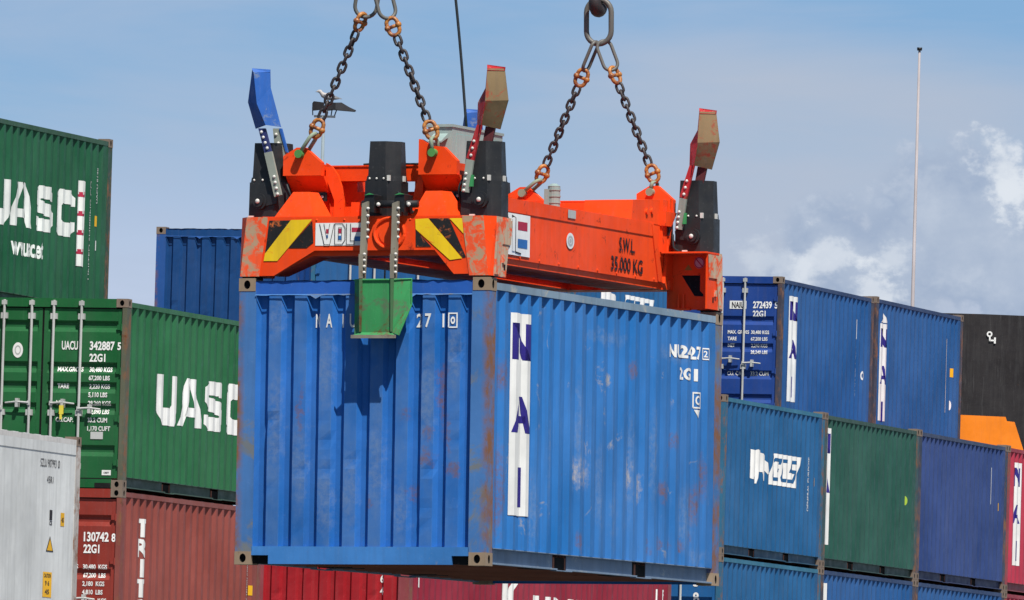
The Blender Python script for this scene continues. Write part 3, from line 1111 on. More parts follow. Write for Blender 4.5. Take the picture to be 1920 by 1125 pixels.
t = container('long green container with white lettering and red marked white strip, highest at the left edge', P_GREEN2, -2.52, 6.36 - L40, 5.20, L=L40)
e = L40
ly = [at(q, e - 1.52 - 3.48, H_STD - 1.48) for q in uasc()]
on_side(t, 'lettering', [(white_worn, ly + [at(text2d('www.uasc.net', 0.22, 1.25, 0.03), e - 4.05, H_STD - 1.87)] +
                          [at(text2d('UACU 502331 7', 0.05, 0.62), e - 1.00, H_STD - 0.95 - 0.13 * i) for i in range(0)] +
                          [rot for rot in [at(rot90(text2d('UNITED SHIPPING CO', 0.05, 1.4, 0.0)), e - 0.84, H_STD - 2.05), at(rot90(text2d('UACU 8140', 0.05, 0.5, 0.0)), e - 0.58, H_STD - 0.95)]] + [rect2d(e - 0.62, e - 0.52, H_STD - 1.62, H_STD - 1.48)])], L=L40)
on_side(t, 'strip', [(white, [rect2d(e - 1.40, e - 1.02, H_STD - 1.88, H_STD - 0.67)]),
                     (red_ink, [at(q, e - 1.38, H_STD - 0.90 - 0.27 * i) for i in range(4) for q in (rect2d(0.03, 0.30, 0.0, 0.035), rect2d(0.10, 0.17, 0.035, 0.07), rect2d(0.22, 0.28, 0.0, 0.08))])], L=L40, off=0.007)
on_side(t, 'label_plate', [(yellow_ink, [rect2d(e - 0.66, e - 0.52, H_STD - 1.28, H_STD - 1.13)])], L=L40)

t = container('light grey smooth refrigerated container with black lettering and yellow warning labels, lower left corner', P_REEFER, 2.5, -8.78 - L40, 0.03, L=L40, H=H_HIGH, front='plain', side='smooth')
e = L40
h = H_HIGH
on_side(t, 'lettering', [(black_ink, [at(text2d('SZLU 907993', 0.10, 0.60, 0.0), e - 1.50, h - 0.43), at(text2d('0', 0.10, 0.07, 0.0), e - 0.84, h - 0.43), at(text2d('45R1', 0.085, 0.24, 0.0), e - 1.24, h - 0.63), rect2d(e - 1.10, e - 1.00, h - 1.10, h - 0.97), at(text2d('CE', 0.05, 0.1), e - 1.10, h - 1.16)])], L=L40, smooth=True)
tri = poly2d([(e - 1.20, h - 1.50), (e - 0.92, h - 1.50), (e - 1.06, h - 1.30)])
on_side(t, 'warning_label', [(black_ink, [tri]), (yellow_ink, [poly2d([(e - 1.165, h - 1.485), (e - 0.955, h - 1.485), (e - 1.06, h - 1.335)])])], L=L40, smooth=True)
on_side(t, 'caution_label', [(yellow_ink, [rect2d(e - 1.28, e - 0.95, h - 2.08, h - 1.76)]), (black_ink, [at(text2d('CAUTION', 0.05, 0.26), e - 1.25, h - 1.83), at(text2d('9 6', 0.06, 0.16), e - 1.20, h - 1.93), at(text2d('45', 0.06, 0.16), e - 1.20, h - 2.04)])], L=L40, smooth=True)
on_side(t, 'small_label', [(yellow_ink, [rect2d(e - 0.68, e - 0.54, h - 1.16, h - 0.99)]), (black_ink, [at(text2d('4S', 0.06, 0.09), e - 0.655, h - 1.11)])], L=L40, smooth=True)

# ---------------- red container in the front row
L45 = 13.716
t = container('long crimson container showing under the hanging blue container, large white K on its side', P_RED, 0.0, 12.95, 0.072, L=L45, front='wall')
on_side(t, 'lettering', [(white, [at(text2d('K', 0.95, 0.86, 0.05), 4.70, 0.93), at(text2d('LINE', 0.76, 3.0, 0.05), 6.25, 0.93), rect2d(0.45, 0.62, 1.62, 1.78), at(text2d('P', 0.16, 0.12, 0.03), 13.22, 1.84), rect2d(12.90, 12.94, 1.2, 2.0)])], L=L45)
on_wall(t, 'lettering', [(white, [at(text2d('6', 0.115, 0.065, 0.03), 1.97, 1.67), at(text2d('4', 0.115, 0.07, 0.03), 1.97, 1.49)])], L=L45)

# ---------------- right stack, row in front
NG = (0.75, 1.22, 1.69, 2.1)
ROW = [29.43 + 6.068 * k for k in range(4)]
zA, zB = 0.161, 2.755
t = container('teal blue container with a white horned beast logo, beside the hanging container', P_TEAL, 0.0, ROW[0], zB, grooves=NG)
a, c = beast_logo()
on_side(t, 'lettering', [(white, [at(scaled(q, 1.02, 1.0), 1.62, H_STD - 1.36) for q in a]), (P_TEAL['paint'], [at(scaled(q, 1.02, 1.0), 1.62, H_STD - 1.36) for q in c])])
on_side(t, 'markings', [(white_worn, [at(rot90(text2d('GENERAL PURPOSE', 0.03, 0.9, 0.0)), 5.15, 0.9), at(text2d('C', 0.12, 0.08), 5.50, 1.12), rect2d(5.53, 5.59, 1.02, 1.1)]), (yellow_ink, [rect2d(5.48, 5.58, 1.33, 1.47)])])
t = container('teal blue container below the one with the white beast logo', P_TEAL, 0.0, ROW[0], zA, grooves=NG)
on_door(t, 'lettering', [(white, [at(text2d('5', 0.16, 0.10, 0.03), 1.98, H_STD - 0.52), at(text2d('8', 0.16, 0.10, 0.03), 1.98, H_STD - 0.78)])], NG, off=0.006)
t = container('dark green container in the row right of the teal beast one', P_DGREEN, 0.0, ROW[1], zB, grooves=NG)
L1, L2 = nai_strip(H_STD - 0.25, u0=0.17, w=0.24, length=1.95)
on_side(t, 'strip', [(white_worn, L1), (navy, [scaled(q, 1, 1) for q in []] + [at(scaled(at(q, -0.19, 0), 0.55, 1), 0.18, 0) for q in nai_strip(H_STD - 0.25, u0=0.17, w=0.24, length=1.95)[1]])])
on_side(t, 'markings', [(white_worn, [rect2d(4.95, 4.98, 0.7, 1.9)]), (paint('lime_label', (0.35, 0.5, 0.05), 0, 0.2), [ellipse2d(5.35, 1.33, 0.06, 0.08)])])
t = container('blue container under the dark green one', P_BLUE, 0.0, ROW[1], zA, grooves=NG)
L1, L2 = nai_strip(H_STD - 0.25, u0=0.17, w=0.24)
on_side(t, 'strip', [(white_worn, L1)])
t = container('violet blue container between the dark green and the pinkish red ones', P_VIOLET, 0.0, ROW[2], zB, grooves=NG)
on_side(t, 'markings', [(white_worn, [rect2d(5.05, 5.08, 1.5, 2.15), at(text2d('C', 0.12, 0.08), 5.50, 1.12), rect2d(5.53, 5.59, 1.0, 1.1)]), (yellow_ink, [rect2d(5.45, 5.57, 1.40, 1.54)])])
t = container('blue container under the violet blue one', P_BLUE, 0.0, ROW[2], zA, grooves=NG)
t = container('pinkish red container with a white vertical strip at the right edge', P_PINK, 0.0, ROW[3], zB, grooves=NG)
L1, L2 = nai_strip(H_STD - 0.28, u0=0.52)
on_side(t, 'strip', [(white, L1), (navy, L2)])
t = container('reddish container below the pinkish red one', P_PINK, 0.0, ROW[3], zA, grooves=NG)

# ---------------- right stack, upper row behind
zN = 5.352
t = container('blue container with door numbers 272439, left of the upper pair on the right', P_BLUE, -2.48, 41.34, zN, grooves=NG)
L1, L2 = nai_strip(H_STD - 0.30, u0=0.63)
on_side(t, 'strip', [(white_worn, L1), (navy, L2)])
on_side(t, 'markings', [(white, [rect2d(5.00, 5.08, 1.78, 2.13), at(rot90(text2d('UNITED ASIA', 0.05, 0.9, 0.0)), 5.06, 0.75), ellipse2d(5.42, 1.15, 0.05, 0.08, hole=0.5)])])
zt = H_STD
dl = [at(text2d('272439', 0.115, 0.34, 0.03), 1.92, zt - 0.55), at(text2d('5', 0.11, 0.06, 0.03), 2.31, zt - 0.55), at(text2d('22G1', 0.105, 0.23, 0.03), 1.92, zt - 0.70), rect2d(1.50, 1.80, zt - 0.57, zt - 0.43)]
dl += spec_lines(1.48, 1.90, zt - 1.00, [('MAX. GROSS', '30,480 KGS'), ('TARE', '67,200 LBS'), ('NET', '2,240 KGS'), ('', '28,240 LBS'), ], h=0.06, bold=0.02) + spec_lines(1.48, 1.90, zt - 1.72, [('CU. CAP.', '33.2 CUM')], h=0.07, bold=0.02)
on_door(t, 'lettering', [(white, [q for i, q in enumerate(dl) if i != 3])], NG, off=0.006)
on_door(t, 'name_plate', [(white, [dl[3]]), (black_ink, [at(text2d('NAIU', 0.10, 0.22, 0.03), 1.54, zt - 0.55)])], NG, off=0.006)
t = container('blue container with a peeling white strip, right of the upper pair on the right', P_BLUE, -2.48, 47.55, zN + 0.02, grooves=NG)
L1, L2 = nai_strip(H_STD - 0.46, u0=0.38, length=1.74)
on_side(t, 'strip', [(white_worn, L1 + [poly2d([(0.40, H_STD - 0.44), (0.80, H_STD - 0.44), (0.62, H_STD - 0.27)]), ]), (navy, L2)])
on_side(t, 'markings', [(white_worn, [rect2d(4.92, 4.96, 0.75, 2.1), ellipse2d(5.35, 0.9, 0.05, 0.09)]), (yellow_ink, [rect2d(5.33, 5.45, 1.42, 1.58)])])
t = container('teal blue container with white letters seen under the right end of the orange spreader', P_TEAL, -2.48, 28.95, 5.28, grooves=NG)
a, c = beast_logo()
on_side(t, 'lettering', [(white, [at(scaled(q, 1.02, 1.0), 1.62, H_STD - 1.33) for q in a]), (P_TEAL['paint'], [at(scaled(q, 1.02, 1.0), 1.62, H_STD - 1.33) for q in c])])
t = container('blue container whose doors show through the gap under the orange end beam', P_TEAL, -2.48, 22.75, 5.28, grooves=(1.3, 1.75))
a, c = beast_logo()
dl = [at(text2d('22G1', 0.10, 0.23, 0.03), 1.87, H_STD - 0.84), at(text2d('N GCU', 0.07, 0.2, 0.03), 1.55, H_STD - 0.73)]
on_door(t, 'lettering', [(white, [at(scaled(q, 0.115, 0.23), 0.32, H_STD - 0.66) for q in a] + dl)], (1.3, 1.75), off=0.006)
t = container('plain blue container with ribbed end standing alone behind the left side of the spreader', P_BLUE2, -7.23, 28.98, 5.34, front='wall')

# ------------------------------------------------------------------ the hanging container
HB = Vector((18.984917, -44.166937, 0.287381))
A0, A1, A2 = Vector((0.9973270, -0.0719264, 0.0128616)), Vector((0.0719317, 0.9974005, 0.0042468)), Vector((-0.0131336, -0.0033103, 0.9999083))
A1 = (A1 - A0 * A0.dot(A1)).normalized()
A2 = A0.cross(A1).normalized()
HM = Matrix(((A0.x, A1.x, A2.x, HB.x), (A0.y, A1.y, A2.y, HB.y), (A0.z, A1.z, A2.z, HB.z), (0, 0, 0, 1)))

hb = (0.012, 0.150, 0.480)
CX, LX = CW / 2, L20 / 2
SIDE_SPOTS = [(CX, u - LX, v, 0.3, a, b, k) for u, v, a, b, k in (
    (4.85, 1.33, 0.16, 0.10, 'rust'), (3.75, 1.95, 0.10, 0.10, 'rust'), (4.2, 0.30, 0.07, 0.07, 'rust'), (4.5, 0.33, 0.07, 0.07, 'rust'), (4.75, 0.36, 0.07, 0.08, 'rust'),
    (5.05, 0.36, 0.08, 0.07, 'rust'), (5.3, 0.42, 0.08, 0.07, 'rust'), (5.4, 0.75, 0.16, 0.20, 'rust'), (5.6, 1.0, 0.14, 0.25, 'rust'), (0.42, 1.72, 0.2, 0.2, 'rust'),
    (0.36, 0.75, 0.13, 0.45, 'rust'), (0.30, 0.42, 0.12, 0.25, 'rust'), (4.6, 0.85, 0.12, 0.10, 'rust'), (2.4, 0.28, 0.09, 0.10, 'rust'),
    (1.6, 1.0, 0.06, 0.55, 'scuff'), (2.35, 1.3, 0.06, 0.6, 'scuff'), (3.7, 1.05, 0.08, 0.6, 'scuff'), (2.9, 0.8, 0.07, 0.45, 'scuff'), (4.3, 1.2, 0.06, 0.5, 'scuff'),
    (3.3, 0.55, 0.12, 0.4, 'scuff'), (5.2, 0.6, 0.25, 0.35, 'scuff'), (1.2, 0.5, 0.15, 0.4, 'scuff'), (4.9, 2.15, 0.5, 0.09, 'scuff'), (3.0, 2.2, 0.6, 0.07, 'scuff'), (5.5, 0.25, 0.3, 0.12, 'scuff'),
    (2.30, 0.92, 0.15, 0.15, 'bare'), (2.52, 0.92, 0.10, 0.16, 'bare'), (3.66, 0.95, 0.06, 0.22, 'bare'), (3.95, 0.85, 0.07, 0.16, 'bare'))]
WALL_SPOTS = [(u - CX, -LX, v, a, 0.3, b, k) for u, v, a, b, k in (
    (1.85, 0.98, 0.08, 0.09, 'rust'), (1.86, 1.20, 0.05, 0.07, 'rust'), (1.98, 1.55, 0.05, 0.40, 'rust'), (2.10, 0.85, 0.08, 0.09, 'rust'), (1.72, 0.66, 0.07, 0.07, 'rust'),
    (1.30, 0.55, 0.05, 0.08, 'rust'), (0.62, 1.4, 0.04, 0.25, 'rust'), (2.06, 1.18, 0.04, 0.2, 'rust'), (1.63, 1.35, 0.05, 0.06, 'rust'),
    (0.36, 1.3, 0.09, 0.6, 'scuff'), (0.61, 0.9, 0.09, 0.5, 'scuff'), (0.86, 1.8, 0.09, 0.45, 'scuff'), (0.86, 0.6, 0.09, 0.4, 'scuff'), (1.36, 0.9, 0.09, 0.5, 'scuff'),
    (1.60, 0.5, 0.09, 0.35, 'scuff'), (1.84, 1.5, 0.09, 0.6, 'scuff'), (2.09, 1.9, 0.09, 0.4, 'scuff'), (1.10, 0.7, 0.09, 0.4, 'scuff'), (0.36, 2.2, 0.1, 0.2, 'scuff'))]
P_H = {
    'paint': paint('hanging_blue', hb, rust=0.12, dirt=0.3, seed=101, fade=0.15),
    'end': paint('hanging_blue_end', (0.010, 0.128, 0.445), rust=0.22, dirt=0.3, seed=103, fade=0.2, rub=(-L20 / 2 + 0.012, (0.10, 0.20, 0.40)), spots=WALL_SPOTS),
    'side': paint('hanging_blue_side', (0.013, 0.158, 0.475), rust=0.30, dirt=0.7, seed=104, fade=0.35, wear=(0.30, 0.31, 0.34), wear_amt=0.0, wear_scale=2.2, spots=SIDE_SPOTS),
    'header': paint('hanging_blue_header', (0.016, 0.10, 0.42), rust=0.2, dirt=0.3, seed=105, wear=(0.25, 0.28, 0.33), wear_amt=0.02),
    'sill': paint('hanging_blue_sill', (0.045, 0.20, 0.52), rust=0.15, dirt=0.4, seed=106, wear=(0.26, 0.24, 0.22), wear_amt=0.03),
    'post': paint('hanging_worn_post', (0.055, 0.17, 0.42), rust=0.35, dirt=0.5, seed=107, wear=(0.16, 0.18, 0.20), wear_amt=0.24, wear_scale=1.6, edge=1.0),
    'rail': paint('hanging_worn_rail', (0.21, 0.30, 0.39), rust=0.35, dirt=0.5, seed=108, wear=(0.40, 0.40, 0.37), wear_amt=0.12),
    'brail': paint('hanging_bottom_rail', (0.17, 0.24, 0.34), rust=0.3, dirt=0.5, seed=109, wear=(0.33, 0.36, 0.38), wear_amt=0.08),
    'cast': paint('hanging_casting', (0.31, 0.225, 0.15), rust=0.5, dirt=0.5, seed=110),
    'floor': wood,
}
t = container('battered bright blue container hanging from the orange spreader in mid air', P_H, 0, 0, 0, front='wall', group=None, matrix=HM)
zt = H_STD
ch = []
for s_, px in (('N', 0.735), ('A', 0.855), ('I', 0.995), ('U', 1.085), ('2', 1.715), ('7', 1.815), ('1', 1.965)):
    ch.append(at(text2d(s_, 0.120, 0.060 if s_ not in 'I1' else 0.018, 0.02), px, zt - 0.445))
sq = stroke2d([[(2.045, zt - 0.45), (2.045, zt - 0.325), (2.125, zt - 0.325), (2.125, zt - 0.45), (2.045, zt - 0.45)]], 0.012)
ch += [sq, ellipse2d(2.085, zt - 0.388, 0.022, 0.034, hole=0.45)]
on_wall(t, 'lettering', [(white, ch)])
L1, L2 = nai_strip(zt - 0.285, u0=0.63, w=0.48)
on_side(t, 'strip', [(white, L1), (navy, L2), (galv, [at(rot90(text2d('CRONOS LINES', 0.09, 0.75, 0.0)), 0.92, zt - 1.95)][:0])], off=0.006)
on_side(t, 'lettering', [(white, [at(text2d('NU', 0.115, 0.23, 0.04), 4.74, zt - 0.475), at(text2d('242', 0.115, 0.38, 0.04), 5.02, zt - 0.470), at(text2d('7', 0.115, 0.08, 0.04), 5.40, zt - 0.468),
                                  at(text2d('2', 0.06, 0.045, 0.02), 5.645, zt - 0.44), stroke2d([[(5.63, zt - 0.46), (5.63, zt - 0.36), (5.71, zt - 0.36), (5.71, zt - 0.46), (5.63, zt - 0.46)]], 0.012),
                                  at(text2d('2G', 0.11, 0.22, 0.04), 5.00, zt - 0.675), at(text2d('1', 0.11, 0.045, 0.04), 5.375, zt - 0.675), at(text2d('C', 0.085, 0.070, 0.03), 5.395, zt - 0.90),
                                  stroke2d([[(5.37, zt - 0.93), (5.37, zt - 0.79), (5.485, zt - 0.79), (5.485, zt - 0.93), (5.37, zt - 0.93)]], 0.015), poly2d([(5.38, zt - 0.95), (5.475, zt - 0.95), (5.44, zt - 1.03)])])])

# ------------------------------------------------------------------ the spreader, in the container's own axes, z from its roof
SM = HM @ Matrix.Translation((0, 0, H_STD))
OFF = (-CW / 2, -L20 / 2, 0)


def mir(y):
    return L20 - y


sp = thing('container_spreader', 'orange red container spreader with hazard striped end beams clamped on the blue container', 'spreader', matrix=SM)
sbuild = lambda mb, name, mats, parent=sp, smooth=False: mb.shift(OFF).build(name, mats, parent, smooth)

for rear in (False, True):
    Y = (lambda y: y) if not rear else mir
    mb = MB()
    # beam web with chamfered ends, then the shadowed box behind it
    poly = [(0.20, 0.548), (2.24, 0.548), (2.24, 0.03), (2.088, 0.03), (1.90, 0.246), (0.735, 0.246), (0.338, 0.02), (0.20, 0.02)]
    mb.prism(poly, 1, *sorted((Y(0.0), Y(0.05))))
    poly2 = [(0.22, 0.542), (2.22, 0.542), (2.22, 0.05), (2.12, 0.05), (1.95, 0.20), (0.70, 0.20), (0.31, 0.035), (0.22, 0.035)]
    if rear:
        poly2 = [(0.22, 0.542), (1.98, 0.542), (1.98, 0.20), (0.70, 0.20), (0.31, 0.035), (0.22, 0.035)]
    mb.prism(poly2, 1, *sorted((Y(0.0502), Y(0.42))))
    mb.box(0.22, 2.22 if not rear else 1.995, *sorted((Y(0.002), Y(0.425))), 0.5482, 0.556)
    # the stepped gusset hoods on the beam
    for xa, xb, xc, xd in ((0.335, 0.475, 0.625, 0.705), (1.665, 1.765, 1.920, 2.015)):
        lo = [(xa, Y(0.012), 0.5562), (xd, Y(0.012), 0.5562), (xd + 0.09, Y(0.26), 0.5562), (xa, Y(0.26), 0.5562)]
        hi = [(xb, Y(0.10), 0.785), (xc, Y(0.10), 0.785), (xc + 0.04, Y(0.24), 0.785), (xb, Y(0.24), 0.785)]
        mb.hexa(lo, hi)
    eb = sbuild(mb, 'end_beam', [orange])
    eb['label'] = 'front end beam with hazard stripes and sign' if not rear else 'far end beam mostly behind the side beam'
    # corner boxes with a chamfered outer edge
    for right in (False, True):
        X = (lambda x: x) if right else (lambda x: CW - x)
        mb = MB()
        q_ = 0.18 if rear else 0.36
        q2_ = 0.18 if rear else 0.46
        lo = [(X(2.24), Y(-0.006), 0.015), (X(2.425), Y(-0.006), 0.015), (X(2.452), Y(0.05), 0.015), (X(2.452), Y(q_), 0.015), (X(2.24), Y(q_), 0.015)]
        hi = [(X(2.160), Y(-0.006), 0.553), (X(2.370), Y(-0.006), 0.553), (X(2.458), Y(0.10), 0.553), (X(2.458), Y(q2_), 0.553), (X(2.160), Y(q2_), 0.553)]
        k = 5
        mb.add(lo + hi, [tuple(range(k - 1, -1, -1)), tuple(range(k, 2 * k))] + [(i, (i + 1) % k, k + (i + 1) % k, k + i) for i in range(k)])
        for f_i in range(len(mb.f)):
            pass
        mb.m[2] = 1                                   # end face: worn
        mb.m[3] = 0
        mb.m[4] = 2 if right else 1
        if rear:
            mb.box(*sorted((X(2.00), X(2.4585))), Y(0.52), Y(0.175), 0.5385, 0.5545)
            mb.box(*sorted((X(2.435), X(2.453))), Y(0.475), Y(0.1795), 0.016, 0.538)
        if right:
            # scraped upper rub plate and its hole
            mb.slab([(X(2.459), Y(0.11), 0.53), (X(2.459), Y(0.475), 0.53), (X(2.456), Y(0.445), 0.31), (X(2.456), Y(0.24), 0.31), (X(2.455), Y(0.16), 0.03), (X(2.454), Y(0.07), 0.03)], (0.007, 0, 0), 2)
            mb.box(2.452, 2.4555, *sorted((Y(0.300), Y(0.335))), 0.08, 0.13, 3)
            mb.box(2.4525, 2.470, *sorted((Y(0.25), Y(0.29))), 0.14, 0.20, 2)
        # twist lock head between beam and casting
        mb.box(*sorted((X(2.27), X(2.42))), *sorted((Y(0.03), Y(0.16))), -0.012, 0.0148, 3)
        sbuild(mb, 'corner_box', [orange, orange_worn, orange_bare, dark])
    # lug towers with lifting plates
    for cx, lug in ((0.51, 0.50), (1.83, 1.80)):
        mb = MB()
        xl, xr = cx - 0.18, cx + 0.19
        z_b = 0.94
        if cx < 1 or rear:
            out = [(xl, z_b), (xr, z_b), (xr, 1.06), (cx + 0.03, 1.195), (cx - 0.05, 1.195), (xl, 1.12)]
        else:
            out = [(xl, z_b), (xr, z_b), (xr, 1.065), (cx + 0.06, 1.19), (xl + 0.12, 1.20), (xl + 0.02, 1.26), (xl, 1.26)]
        mb.prism(out, 1, *sorted((Y(0.20), Y(0.28))))
        mb.prism([(Y(0.215), 0.938), (Y(0.52), 0.938), (Y(0.52), 0.80), (Y(0.36), 0.80)], 0, xl + 0.02, xr + 0.02)
        mb.box(xl + 0.10, xr - 0.02, *sorted((Y(0.281), Y(0.50))), 0.939, 1.05)
        lg = sbuild(mb, 'lifting_lug', [orange])
        mb = MB()
        mb.cyl((lug, Y(0.135), 1.134), (lug, Y(0.34), 1.134), 0.038, n=16)
        sbuild(mb, 'pin', [green_pin if not rear else shackle_mat], lg)
        # leg under the tower, bolt plate and the curved gusset
        mb = MB()
        mb.box(cx + 0.06, cx + 0.17, *sorted((Y(0.37), Y(0.50))), 0.556, 0.80)
        mb.box(cx - 0.14, cx - 0.06, *sorted((Y(0.37), Y(0.50))), 0.556, 0.80)
        if cx < 1:
            gp = [(0.705, 1.06), (0.76, 1.03), (0.82, 0.95), (0.86, 0.84), (0.885, 0.70), (0.89, 0.557), (0.79, 0.557), (0.79, 0.72), (0.705, 0.93)]
        else:
            gp = [(CW - x, z) for x, z in [(0.80, 1.0), (0.86, 0.84), (0.885, 0.70), (0.89, 0.557), (0.82, 0.557), (0.79, 0.72), (0.78, 0.93)]]
        mb.prism(gp, 1, *sorted((Y(0.31), Y(0.345))))
        mb.box(cx + 0.05, cx + 0.19, *sorted((Y(0.350), Y(0.3695))), 0.715, 0.795, 1)
        for q in (0.09, 0.15):
            mb.cyl((cx + q, Y(0.349), 0.755), (cx + q, Y(0.333), 0.755), 0.013, n=8, mi=2)
        sbuild(mb, 'tower_leg', [orange, black_paint, bolt_mat])
    # cross beams between the towers
    mb = MB()
    mb.box(0.715, 1.64, *sorted((Y(0.40), Y(0.55))), 0.900, 1.030)
    mb.box(0.70, 1.66, *sorted((Y(0.39), Y(0.56))), 1.0302, 1.042)
    mb.box(0.90, 1.60, *sorted((Y(0.65), Y(0.75))), 0.556, 0.800)
    mb.box(0.97, 1.14, *sorted((Y(0.28), Y(0.30))), 0.556, 0.70)
    if rear:
        mb.box(0.78, 1.86, *sorted((Y(0.57), Y(0.63))), 0.50, 1.02)
    sbuild(mb, 'cross_beam', [orange])

# long side beams, a pair of deep box beams
for right in (True, False):
    X = (lambda x: x) if right else (lambda x: CW - x)
    mb = MB()
    x0, x1 = sorted((X(1.40), X(1.98)))
    mb.box(x0, x1, 0.50, 5.78, 0.262, 0.806)
    xo = X(1.98)
    s = 1 if right else -1
    q = lambda a, b: sorted((xo + s * a, xo + s * b))
    mb.prism([(0.55, 0.70), (0.60, 0.80), (0.62, 0.815), (5.35, 0.815), (5.35, 0.69), (0.62, 0.69)], 0, *q(0.0005, 0.008))   # top doubler strip, leaves a thin step
    mb.prism([(4.76, 0.8062), (5.75, 0.8062), (5.75, 1.045), (5.45, 1.045), (4.80, 1.0)], 0, *sorted((X(1.50), X(1.984))))
    mb.prism([(0.50, 0.8062), (1.30, 0.8062), (0.95, 1.0), (0.50, 1.045)], 0, *sorted((X(1.50), X(1.984))))
    for y0 in (5.72,):
        mb.prism([(y0, 1.07), (y0 + 0.10, 1.07), (y0 + 0.10, 0.62), (y0 + 0.14, 0.36), (y0 + 0.20, 0.30), (y0 + 0.20, 0.20), (y0 - 0.04, 0.20), (y0 - 0.10, 0.26), (y0 - 0.02, 0.62)], 0, *q(-0.06, 0.03))
    mb.prism([(5.30, 0.80), (5.36, 0.80), (5.44, 0.62), (5.62, 0.27), (5.50, 0.27)], 0, *q(0.002, 0.012))
    mb.box(*sorted((X(1.42), X(1.96))), 0.52, 5.76, 0.205, 0.2618)
    for y_, z_ in ((5.16, 0.91), (5.30, 0.925)):
        mb.cyl((xo + s * 0.003, y_, z_), (xo + s * 0.02, y_, z_), 0.028, n=12)
    mb.cyl((xo + s * 0.028, 5.74, 0.26), (xo + s * 0.045, 5.74, 0.26), 0.045, n=14)
    b = sbuild(mb, 'side_beam', [orange])
    b['label'] = 'near side beam with load lettering' if right else 'far side beam'
    if right:
        B = b
        org = (1.98 - CW / 2 + 0.0045, -L20 / 2, 0)
        decal('lettering', [(black_ink, [at(text2d('S.W.L.', 0.130, 0.42, 0.015), 4.45, 0.50), at(text2d('35.000 KG', 0.130, 0.84, 0.015), 4.24, 0.315)])], B, org, (0, 1, 0), (0, 0, 1))
        # company sign: white board with red and blue bars and outlined letters
        u0, u1, v0, v1 = 1.05, 2.13, 0.30, 0.68
        decal('sign', [(white, [rect2d(u0, u1, v0, v1)]),
                       (red_ink, [rect2d(1.82, 2.06, 0.535, 0.615), rect2d(1.30, 1.60, 0.535, 0.615)]), (blue_ink, [rect2d(1.82, 2.06, 0.375, 0.455), rect2d(1.30, 1.60, 0.375, 0.455)]),
                       (black_ink, [stroke2d([[(1.12, 0.66), (1.52, 0.66), (1.62, 0.60), (1.62, 0.38), (1.52, 0.32), (1.12, 0.32)]], 0.014), stroke2d([[(1.66, 0.66), (1.76, 0.64), (1.76, 0.33), (1.90, 0.32)]], 0.014)]),
                       (white, [stroke2d([[(1.12, 0.615), (1.46, 0.615), (1.54, 0.58), (1.54, 0.40), (1.46, 0.365), (1.12, 0.365)]], 0.07), stroke2d([[(1.71, 0.645), (1.71, 0.335)]], 0.07)])], B, org, (0, 1, 0), (0, 0, 1), off=0.006)
        decal('emblem', [(white, [ellipse2d(3.17, 0.515, 0.10, 0.075)]), (galv, [ellipse2d(3.17, 0.515, 0.07, 0.05, hole=0.6), ellipse2d(3.17, 0.515, 0.03, 0.02)])], B, org, (0, 1, 0), (0, 0, 1))
        decal('sensor_plate', [(galv, [rect2d(3.08, 3.28, 0.725, 0.80)])], B, org, (0, 1, 0), (0, 0, 1), off=0.012)

# front beam markings
fo = (-CW / 2, -L20 / 2, 0)
U3, V3 = (1, 0, 0), (0, 0, 1)
hz = [(haz_black, [poly2d([(0.287, 0.521), (0.495, 0.521), (0.496, 0.501), (0.252, 0.222), (0.265, 0.318)]), poly2d([(0.709, 0.516), (0.723, 0.318), (0.657, 0.270), (0.480, 0.270)])]),
      (haz_yellow, [poly2d([(0.500, 0.525), (0.706, 0.528), (0.510, 0.308), (0.373, 0.154), (0.240, 0.154), (0.252, 0.222)])])]
decal('hazard_stripe', hz, sp, fo, U3, V3)
hz = [(haz_black, [poly2d([(1.841, 0.530), (2.037, 0.530), (2.208, 0.178), (2.174, 0.174)]), poly2d([(1.716, 0.429), (1.870, 0.275), (1.719, 0.275)])]),
      (haz_yellow, [poly2d([(1.711, 0.525), (1.837, 0.530), (2.171, 0.169), (2.052, 0.154), (1.716, 0.434)]), poly2d([(2.042, 0.530), (2.164, 0.530), (2.180, 0.390)])])]
decal('hazard_stripe', hz, sp, fo, U3, V3)
vd = [(white, [rect2d(0.742, 1.24, 0.291, 0.495)]), (red_ink, [rect2d(1.095, 1.235, 0.412, 0.452), rect2d(0.845, 0.872, 0.40, 0.44), rect2d(0.968, 0.996, 0.40, 0.445)]), (blue_ink, [rect2d(1.125, 1.235, 0.330, 0.372), rect2d(0.848, 0.866, 0.36, 0.385), rect2d(0.968, 0.996, 0.345, 0.38)]),
      (black_ink, [stroke2d([[(0.782, 0.488), (0.830, 0.298), (0.884, 0.298), (0.925, 0.488)]], 0.006), stroke2d([[(0.824, 0.488), (0.856, 0.350), (0.882, 0.488)]], 0.005), stroke2d([[(0.932, 0.488), (0.932, 0.302), (1.005, 0.302), (1.032, 0.34), (1.032, 0.45), (1.005, 0.488), (0.932, 0.488)]], 0.006), stroke2d([[(0.966, 0.452), (0.966, 0.338), (0.998, 0.338), (0.998, 0.452), (0.966, 0.452)]], 0.004), stroke2d([[(1.046, 0.488), (1.046, 0.300), (1.12, 0.300), (1.12, 0.332), (1.085, 0.332), (1.085, 0.488)]], 0.006)])]
decal('sign', vd, sp, fo, U3, V3)
mb = MB()
ring = [(1.46 + 0.145 * math.cos(a), -0.004, 0.40 + 0.135 * math.sin(a)) for a in np.linspace(0, 2 * math.pi, 32, endpoint=False)]
mb.tube(ring, 0.016, True, 8)
mb.cyl((1.46, 0.001, 0.40), (1.46, -0.008, 0.40), 0.10, n=24)
sbuild(mb, 'hub_plate', [orange], sp, False)

